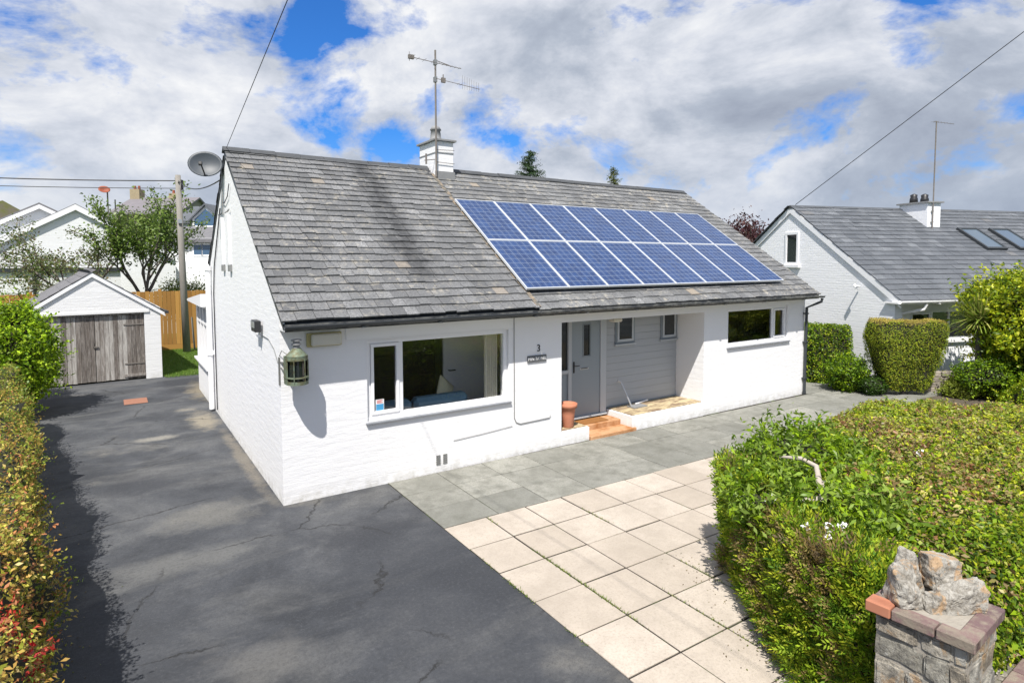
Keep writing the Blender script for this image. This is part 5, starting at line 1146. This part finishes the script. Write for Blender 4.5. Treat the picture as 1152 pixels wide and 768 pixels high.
for i, p in enumerate(fl):
    P_ = np.tile(np.array(p), (16, 1))+rng.normal(0, .02, (16, 3)); N_ = rng.normal(0, .5, (16, 3))+np.array([0, 0, 1.])
    lb = ['white flower nearest the left face of the conifer hedge', 'white flower in the middle of the three beside the conifer hedge', 'white flower rightmost of the three beside the conifer hedge', 'white flower near the driftwood on the conifer hedge', 'small white flower low on the near conifer hedge top', 'single pale flower far out on the wide hedge top'][i]
    tag(quads_obj('flower', leaf_polys(P_, N_, .028, .7, .4), 'petal'), lb, 'flower', 'white flowers on the hedge')
# left hedge
V, F = hedge_mesh([(-2.32, -7.0), (-2.34, -4.5), (-2.44, -2.0), (-2.77, 1.0), (-3.12, 4.0), (-3.44, 6.6), (-4.6, 6.6), (-4.6, 0), (-4.5, -7.0)], .0, 1.36, .18, bulge=.03, amp=.18, topamp=.28, rnd=.16)
def lc(P, N):
    n = len(P); t = np.clip((P[:, 1]+5)/11, 0, 1)[:, None]
    near = pick([(.38, .27, .06), (.52, .33, .09), (.52, .22, .09), (.30, .32, .04), (.48, .44, .07), (.58, .48, .12)], n); far = pick([(.14, .21, .03), (.22, .28, .035), (.34, .36, .06), (.36, .26, .06)], n)
    k = rng.random((n, 1)) < t*1.05+.25*nz(P, 1.2, 7.)[:, None]; c = np.where(k, far, near)
    red = np.linalg.norm(P-np.array([-2.32, -4.0, 1.15]), axis=1) < .20+.14*rng.random(n); rr = pick([(.55, .03, .03), (.60, .10, .06), (.40, .04, .03)], n); return np.where((red & (rng.random(n) < .75))[:, None], rr, c)
bush('berberis_hedge', V, F, 90000, .038, None, m='leaf', depth=.10, aspect=.5, spread=.9, label='small-leaved hedge turning orange and red along the left of the driveway', cat='hedge', colfn=lc, shr=.09, up=.3, shoots=(3200, .15))
# leafy twigs poking out for a ragged edge
V, F = blob_mesh((-3.75, 8.2, 1.25), 1.0, 5, .3, (.85, 1.0, 1.22))
bush('lime_shrub', V, F, 20000, .07, [(.18, .31, .01), (.29, .44, .015), (.40, .54, .03), (.09, .17, .01)], m='leaf', depth=.28, aspect=.6, spread=1., label='bright lime green shrub at the left edge in front of the garage', cat='shrub', shr=.25, up=.5, shoots=(500, .38))
V, F = blob_mesh((-4.35, 9.6, 1.4), .8, 15, .3, (1, 1, 1.2))
bush('dark_shrub', V, F, 9000, .06, [(.05, .10, .02), (.09, .16, .03)], m='leaf', depth=.25, aspect=.6, spread=1., label='darker green shrub behind the lime shrub at the left edge', cat='shrub', shr=.2, up=.5, shoots=(240, .25))
# right hand shrubs, in front of the neighbour
V, F = hedge_mesh([(13.7, 1.4), (13.9, .35), (14.9, .0), (15.3, .7), (14.9, 1.8)], -.02, 1.55, .2, .02, .08, .08, .15)
bush('box_hedge', V, F, 12000, .06, [Gd, Gm, Gl, Gy], [2, 3, 2, 1], depth=.1, label='squared dark green hedge beside the right end of the bungalow', cat='hedge', shr=.1)
V, F = blob_mesh((13.72, -.40, .42), .52, 31, .25, (1.1, .9, .85)); bush('green_shrub', V, F, 6000, .06, [Gd, Gm, Gl], depth=.2, label='loose low green shrub between the dark hedge and the block-shaped conifer', cat='shrub', shr=.15, shoots=(240, .25))
V, F = blob_mesh((13.75, -.98, .22), .33, 33, .25, (1.1, 1, .8)); bush('dark_low_shrub', V, F, 3000, .05, [Gd, (.03, .06, .01)], depth=.15, label='very dark low shrub at the end of the paved path', cat='shrub', shr=.1)
# block conifer: wider top, rounded, tapering towards the ground
V, F = hedge_mesh([(13.48, -1.28), (14.1, -1.72), (14.86, -2.22), (15.32, -1.5), (14.6, -1.0), (13.95, -.58)], .55, 1.72, .14, .03, .04, .03, .08)
cxx = np.mean([v[0] for v in V]); cyy = np.mean([v[1] for v in V])
def taper(v):
    t = max(0., (v[2]-.55)/.85); k = .45+.55*min(1, t**.62)
    return (cxx+(v[0]-cxx)*k, cyy+(v[1]-cyy)*k, .10+(v[2]-.55)*1.5)
V = [taper(v) for v in V]
bc_ = bush('clipped_conifer', V, F, 26000, .045, None, m='needle', depth=.06, aspect=.3, spread=.8, label='clipped block-shaped yellow-green conifer narrowing towards the ground', cat='topiary', colfn=topmix(1.86, [(.42, .32, .08), (.38, .36, .06), (.50, .38, .10)], [(.16, .24, .012), (.26, .33, .02), (.38, .40, .03)]), shr=.05)
MB().tube([(0, 0, -.15), (0, 0, .5)], .06, 7).build('trunk', 'bark', bc_)
# yellow-green shrub right
V, F = blob_mesh((16.65, -3.45, 1.85), 1.35, 41, .45, (.95, 1.05, 1.12))
bush('golden_shrub', V, F, 26000, .10, [(.22, .30, .01), (.36, .42, .015), (.52, .54, .03), (.10, .17, .01)], m='leaf_glossy', depth=.4, aspect=.5, spread=1., label='big golden-green shrub at the right edge of the picture', cat='shrub', shr=.4, up=.5, shoots=(520, .42))
V, F = blob_mesh((17.9, -4.6, 2.0), 1.2, 43, .3, (1, 1, 1.0))
bush('green_bush', V, F, 9000, .10, [(.10, .16, .02), (.18, .25, .03)], m='leaf_glossy', depth=.4, label='green bush behind the golden-green shrub at the right edge', cat='shrub', shr=.3, up=.5)
# cordyline palm
def spiky(name, base, h, n, L, label, droop=.5):
    r_ = empty(name, base, 0, label, 'palm'); MB().tube([(0, 0, 0), (.05, 0, h*.5), (0, 0, h)], [.09, .07, .06], 8).build('trunk', 'bark', r_)
    Q = []
    for i in range(n):
        a = random.uniform(0, 6.28); e = random.uniform(-.5, 1.45); l = L*random.uniform(.75, 1.1); d = Vector((math.cos(a)*math.cos(e), math.sin(a)*math.cos(e), math.sin(e))); s = d.cross(Vector((0, 0, 1))).normalized()
        p = Vector((0, 0, h))+Vector((random.gauss(0, .05), random.gauss(0, .05), random.uniform(-.12, .12))); pts = []
        for k in range(6): pts.append(p.copy()); p = p+d*l/5; d = (d-Vector((0, 0, droop*.16*k*.5))).normalized()
        for k in range(5):
            w0 = .028*(1-k/5*.8); w1 = .028*(1-(k+1)/5*.8); Q.append([pts[k]-s*w0, pts[k]+s*w0, pts[k+1]+s*w1, pts[k+1]-s*w1])
    Q = np.array([[tuple(v) for v in q] for q in Q]); c = np.repeat(pick([(.16, .24, .03), (.26, .34, .06), (.40, .40, .12)], n), 5, axis=0); quads_obj('crown', Q, 'leaf', r_, c); return r_
spiky('cordyline_palm', (15.75, -2.45, 0), 1.85, 300, .75, 'spiky cordyline palm beside the golden-green shrub')
# low garden wall and its plants
M['rubble'] = mat('rubble_stone', build=lambda B: (B.color(B.mix(B.isl(), (.17, .15, .125), (.33, .29, .24))), B.rough(.95), B.bump(B.noise(14, 5, .7), .8, .03)))
gw_ = empty('garden_wall', (15.9, -1.9, 0), R(-30), 'low rubble stone wall in front of the white neighbouring bungalow', 'wall'); g_ = MB()
for z in range(4):
    x = -.9
    while x < 3.2: w = random.uniform(.18, .38); bb = MB().box(x, x+w-.012, -.13+random.uniform(-.02, .02), .13, z*.13, z*.13+.12); g_.add([v+Vector((random.gauss(0, .008), random.gauss(0, .008), random.gauss(0, .006))) for v in bb.V], bb.F); x += w
g_.build('stones', 'rubble', gw_, bevel=.012)
for i, (c, r_, cols, lb) in enumerate([((15.2, -2.35, .22), .38, [(.20, .26, .03), (.28, .32, .05)], 'small lime green plant in front of the low garden wall'), ((15.8, -2.75, .28), .42, [(.14, .09, .05), (.10, .12, .03)], 'bronze-leaved plant in front of the low garden wall'), ((16.3, -3.05, .32), .42, [Gd, Gm], 'dark green plant in front of the low garden wall, right of the bronze one'), ((14.9, -4.4, .35), .95, [Gm, Gl, Gy], 'rounded green shrub at the right edge below the golden-green shrub'), ((16.4, -3.7, .75), .75, [Gd, Gm, Gl], 'dark green shrub filling the foot of the golden-green shrub'), ((15.35, -2.75, .55), .55, [Gd, Gm, Gl], 'dark green shrub hiding the foot of the cordyline palm')]):
    V, F = blob_mesh(c, r_, 50+i, .3, (1.2, 1.1, .8)); bush('border_plant', V, F, int(9000*max(.5, r_)), .06, cols, depth=.15, label=lb, cat='plant', group='border plants', shr=.2, up=.5, shoots=(90, .22))

# ------------------------------------------------------------------ stone pillar
pil = empty('stone_pillar', (2.06, -6.94, 0), R(4), 'square rubble stone gate pillar with brick coping at the lower right', 'pillar')
def stonemat(B):
    r = B.isl(); c = B.ramp(r, [(0, (.24, .22, .18)), (.3, (.36, .34, .285)), (.55, (.44, .42, .365)), (.8, (.38, .30, .20)), (1, (.50, .48, .43))])
    n = B.noise(11, 7, .75, .5); c = B.mix(B.ramp(n, [(.42, .75), (.6, 0)]), c, (.085, .08, .07)); c = B.mix(B.ramp(B.noise(22, 5, .8), [(.56, 0), (.68, .7)]), c, (.50, .49, .45))
    c = B.mix(B.math('MULTIPLY', B.ramp(B.noise(6, 5, .7, 1.), [(.56, 0), (.62, 1)]), .6), c, (.33, .20, .09)); B.color(c); B.rough(.92); B.bump(B.math('ADD', n, B.noise(40, 5, .75)), .9, .02)
M['stone'] = mat('pillar_stone', build=stonemat)
M['pmortar'] = mat('pale_mortar', build=lambda B: (B.color(B.mix(B.noise(12, 5), (.24, .215, .18), (.36, .33, .28))), B.rough(1), B.bump(B.noise(40, 4), .8, .01)))
pil.scale = (.84, .84, 1)
MB().box(-.264, .264, -.264, .264, -.02, 1.255).build('mortar_core', 'pmortar', pil)
sb = MB()
def rock_box(mb, x0, x1, y0, y1, z0, z1, j=.014, sub=2):
    bm = bmesh.new(); bmesh.ops.create_cube(bm, size=1); bmesh.ops.bevel(bm, geom=bm.edges[:], offset=.10, segments=2, affect='EDGES'); bmesh.ops.subdivide_edges(bm, edges=bm.edges[:], cuts=1, use_grid_fill=True); s = random.random()*99
    for v in bm.verts:
        p = Vector(((x0+x1)/2+v.co.x*(x1-x0), (y0+y1)/2+v.co.y*(y1-y0), (z0+z1)/2+v.co.z*(z1-z0))); p += Vector((noise.noise(p*9+Vector((s, 0, 0))), noise.noise(p*9+Vector((0, s, 0))), noise.noise(p*9+Vector((0, 0, s)))))*j*2; v.co = p
    mb.add([v.co.copy() for v in bm.verts], [tuple(v.index for v in f.verts) for f in bm.faces]); bm.free()
z = 0.0
while z < 1.22:
    h = min(random.uniform(.12, .2), 1.25-z); 
    if 1.25-z-h < .07: h = 1.25-z
    for fc in range(4):
        u = -.27; 
        while u < .26:
            w = random.uniform(.14, .30); u2 = min(u+w, .27)
            if .27-u2 < .08: u2 = .27
            a, b, c, d = u+.006, u2-.006, -.275+random.uniform(-.012, .008), -.20
            q = MB(); rock_box(q, a, b, c, d, z+.006, z+h-.006, .009); m_ = Matrix.Rotation(fc*math.pi/2, 4, 'Z'); sb.add([m_ @ v for v in q.V], q.F); u = u2
    z += h
sb.build('stones', 'stone', pil)
M['coping'] = mat('purple_brick', build=lambda B: (B.color(B.mix(B.ramp(B.noise(9, 5, .7), [(.45, 0), (.62, 1)]), B.mix(B.isl(), (.12, .075, .078), (.20, .125, .118)), (.24, .20, .155))), B.rough(.85), B.bump(B.noise(40, 5, .7), .6, .012)))
M['redtile'] = mat('red_tile', build=lambda B: (B.color(B.mix(B.noise(9, 5), (.34, .12, .065), (.45, .20, .12))), B.rough(.85)))
def coping(mb, x0, x1, y0, y1, z0, z1): rock_box(mb, x0, x1, y0, y1, z0, z1, .002)
cm_ = MB(); zt = 1.26
cm_2 = [(-.075, .19), (.20, .315)]
for a, b in ((-.16, .09), (.10, .31)): cm_.box(-.315, -.205, -b, -a, zt, zt+.06)      # left edge (facing the drive)
for a, b in ((-.30, -.10), (-.09, .13), (.14, .31)): cm_.box(a, b, -.31, -.20, zt+.001, zt+.061) if a > -.19 or True else 0
for a, b in ((-.19, .05), (.06, .31)): cm_.box(.205, .315, a, b, zt+.0015, zt+.0615)
for a, b in ((-.19, .0), (.01, .2)): cm_.box(a, b, .205, .315, zt+.001, zt+.061)
cmo = cm_.build('coping_bricks', 'coping', pil, bevel=.006)
rt_ = MB().box(-.325, -.20, .165, .32, zt+.003, zt+.067).build('red_corner_tile', 'redtile', pil, bevel=.006)
MB().box(-.204, .204, -.199, .204, zt, zt+.055).build('mortar_bed', 'pmortar', pil)
def rock(name, c, s, seed, label, rot=(0, 0, 0), pts=None):
    rnd = random.Random(seed); bm = bmesh.new(); P_ = []
    for k in range(13):
        d = Vector((rnd.gauss(0, 1), rnd.gauss(0, 1), rnd.gauss(0, 1))).normalized(); P_.append(Vector((d.x*s[0], d.y*s[1], max(-s[2]*.75, d.z*s[2])))*rnd.uniform(.85, 1.1))
    for sx in (-1, 1):
        for sy in (-1, 1): P_.append(Vector((sx*s[0]*.7, sy*s[1]*.7, -s[2]*.8)))
    if pts: P_ += [Vector(p) for p in pts]
    for p in P_: bm.verts.new(p)
    bmesh.ops.convex_hull(bm, input=bm.verts[:])
    for v in [v for v in bm.verts if not v.link_faces]: bm.verts.remove(v)
    bmesh.ops.bevel(bm, geom=bm.edges[:], offset=.006, segments=1, affect='EDGES'); bmesh.ops.triangulate(bm, faces=bm.faces[:])
    for _ in range(3): bmesh.ops.subdivide_edges(bm, edges=[e for e in bm.edges if e.calc_length() > .014], cuts=1, use_grid_fill=True); bmesh.ops.triangulate(bm, faces=bm.faces[:])
    for v in bm.verts: v.co += Vector((noise.noise(v.co*11+Vector((seed, 0, 0))), noise.noise(v.co*11+Vector((0, seed, 0))), noise.noise(v.co*11+Vector((0, 0, seed)))))*.012
    for v in bm.verts: v.co += v.co.normalized()*(abs(noise.noise(v.co*26+Vector((seed, 1, 2))))-.2)*.022
    me = bpy.data.meshes.new(name); bm.to_mesh(me); bm.free(); me.materials.append(M['rockm']); o = bpy.data.objects.new(name, me); col.objects.link(o); o.location = c; o.rotation_euler = rot; o.scale = (1.0, 1.0, .78); return tag(o, label, 'rock', 'rocks on the stone pillar')
M['rockm'] = mat('lichened_rock', build=lambda B: (lambda n: (B.color(B.mix(B.math('MULTIPLY', B.ramp(B.noise(6, 4, .65, .8), [(.54, 0), (.60, 1)]), .7), B.mix(B.ramp(n, [(.40, 0), (.60, 1)]), (.19, .17, .14), (.43, .41, .365)), (.44, .27, .13))), B.rough(.92), B.bump(B.math('ADD', n, B.noise(45, 4, .7)), .9, .014)))(B.noise(15, 8, .8, .4)))
zb = 1.30
rock('rock', (1.93, -6.82, zb+.10), (.095, .115, .13), 3, 'pointed grey rock at the left of the pillar top', (0, 0, -.5), [(.05, .03, .22), (-.07, -.02, .15), (-.05, .04, .16), (.08, .0, .10)])
rock('rock', (2.10, -6.77, zb+.12), (.085, .08, .15), 7, 'upright orange-stained rock in the middle back of the pillar top', (0, 0, -.5), [(.05, .0, .17), (-.04, .03, .21), (.0, -.04, .18)])
rock('rock', (2.13, -7.03, zb+.09), (.165, .085, .12), 11, 'broad pale rock at the front right of the pillar top', (0, 0, -.55), [(.12, .03, .13), (-.10, .0, .09), (.05, -.02, .14), (-.15, -.03, -.04)])
rock('rock', (2.24, -6.88, zb+.12), (.12, .10, .11), 15, 'angular flat-topped rock at the right back of the pillar top', (0, R(4), -.5), [(-.11, -.04, .17), (.12, .03, .13), (-.09, .06, .16), (.10, -.05, .12)])
rock('rock', (2.00, -6.95, zb+.06), (.075, .065, .085), 19, 'small brown wedge of rock between the left and front rocks on the pillar', (0, 0, .9))
# boundary wall to the right of the pillar
bw = empty('boundary_wall', (2.3, -7.0, 0), R(2), 'low stone boundary wall with purple brick coping right of the pillar', 'wall'); g_ = MB()
for zi in range(4):
    x = -.05
    while x < 8: w = random.uniform(.2, .4); rock_box(g_, x, x+w-.01, -.16, .16, zi*.15, zi*.15+.14, .008); x += w
g_.build('stones', 'stone', bw); cb_ = MB(); x = -.02
MB().box(0, 8, -.02, .15, .58, .618).build('mortar_top', 'pmortar', bw)
while x < 8: cb_.box(x, x+.205, -.19, -.08, .60, .665); x += .215
cb_.build('coping_bricks', 'coping', bw, bevel=.006)
# hedge and trees across the road, seen in the window reflections
for i, (x, y, r_) in enumerate([(-7, -22, 2.6), (-1, -23, 2.8), (5, -22, 2.6), (11, -23, 3.0), (17, -22, 2.6)]):
    V, F = blob_mesh((x, y, 1.6), r_, 70+i, .3, (1.3, .8, .9), 3); bush('roadside_bush', V, F, 3500, .22, [(.06, .10, .02), (.10, .15, .03), (.16, .2, .04)], depth=.4, label='%s green bush of the five across the road behind the camera' % ['leftmost', 'second from left', 'middle', 'second from right', 'rightmost'][i], cat='shrub', group='bushes across the road', shr=.25, up=.3)
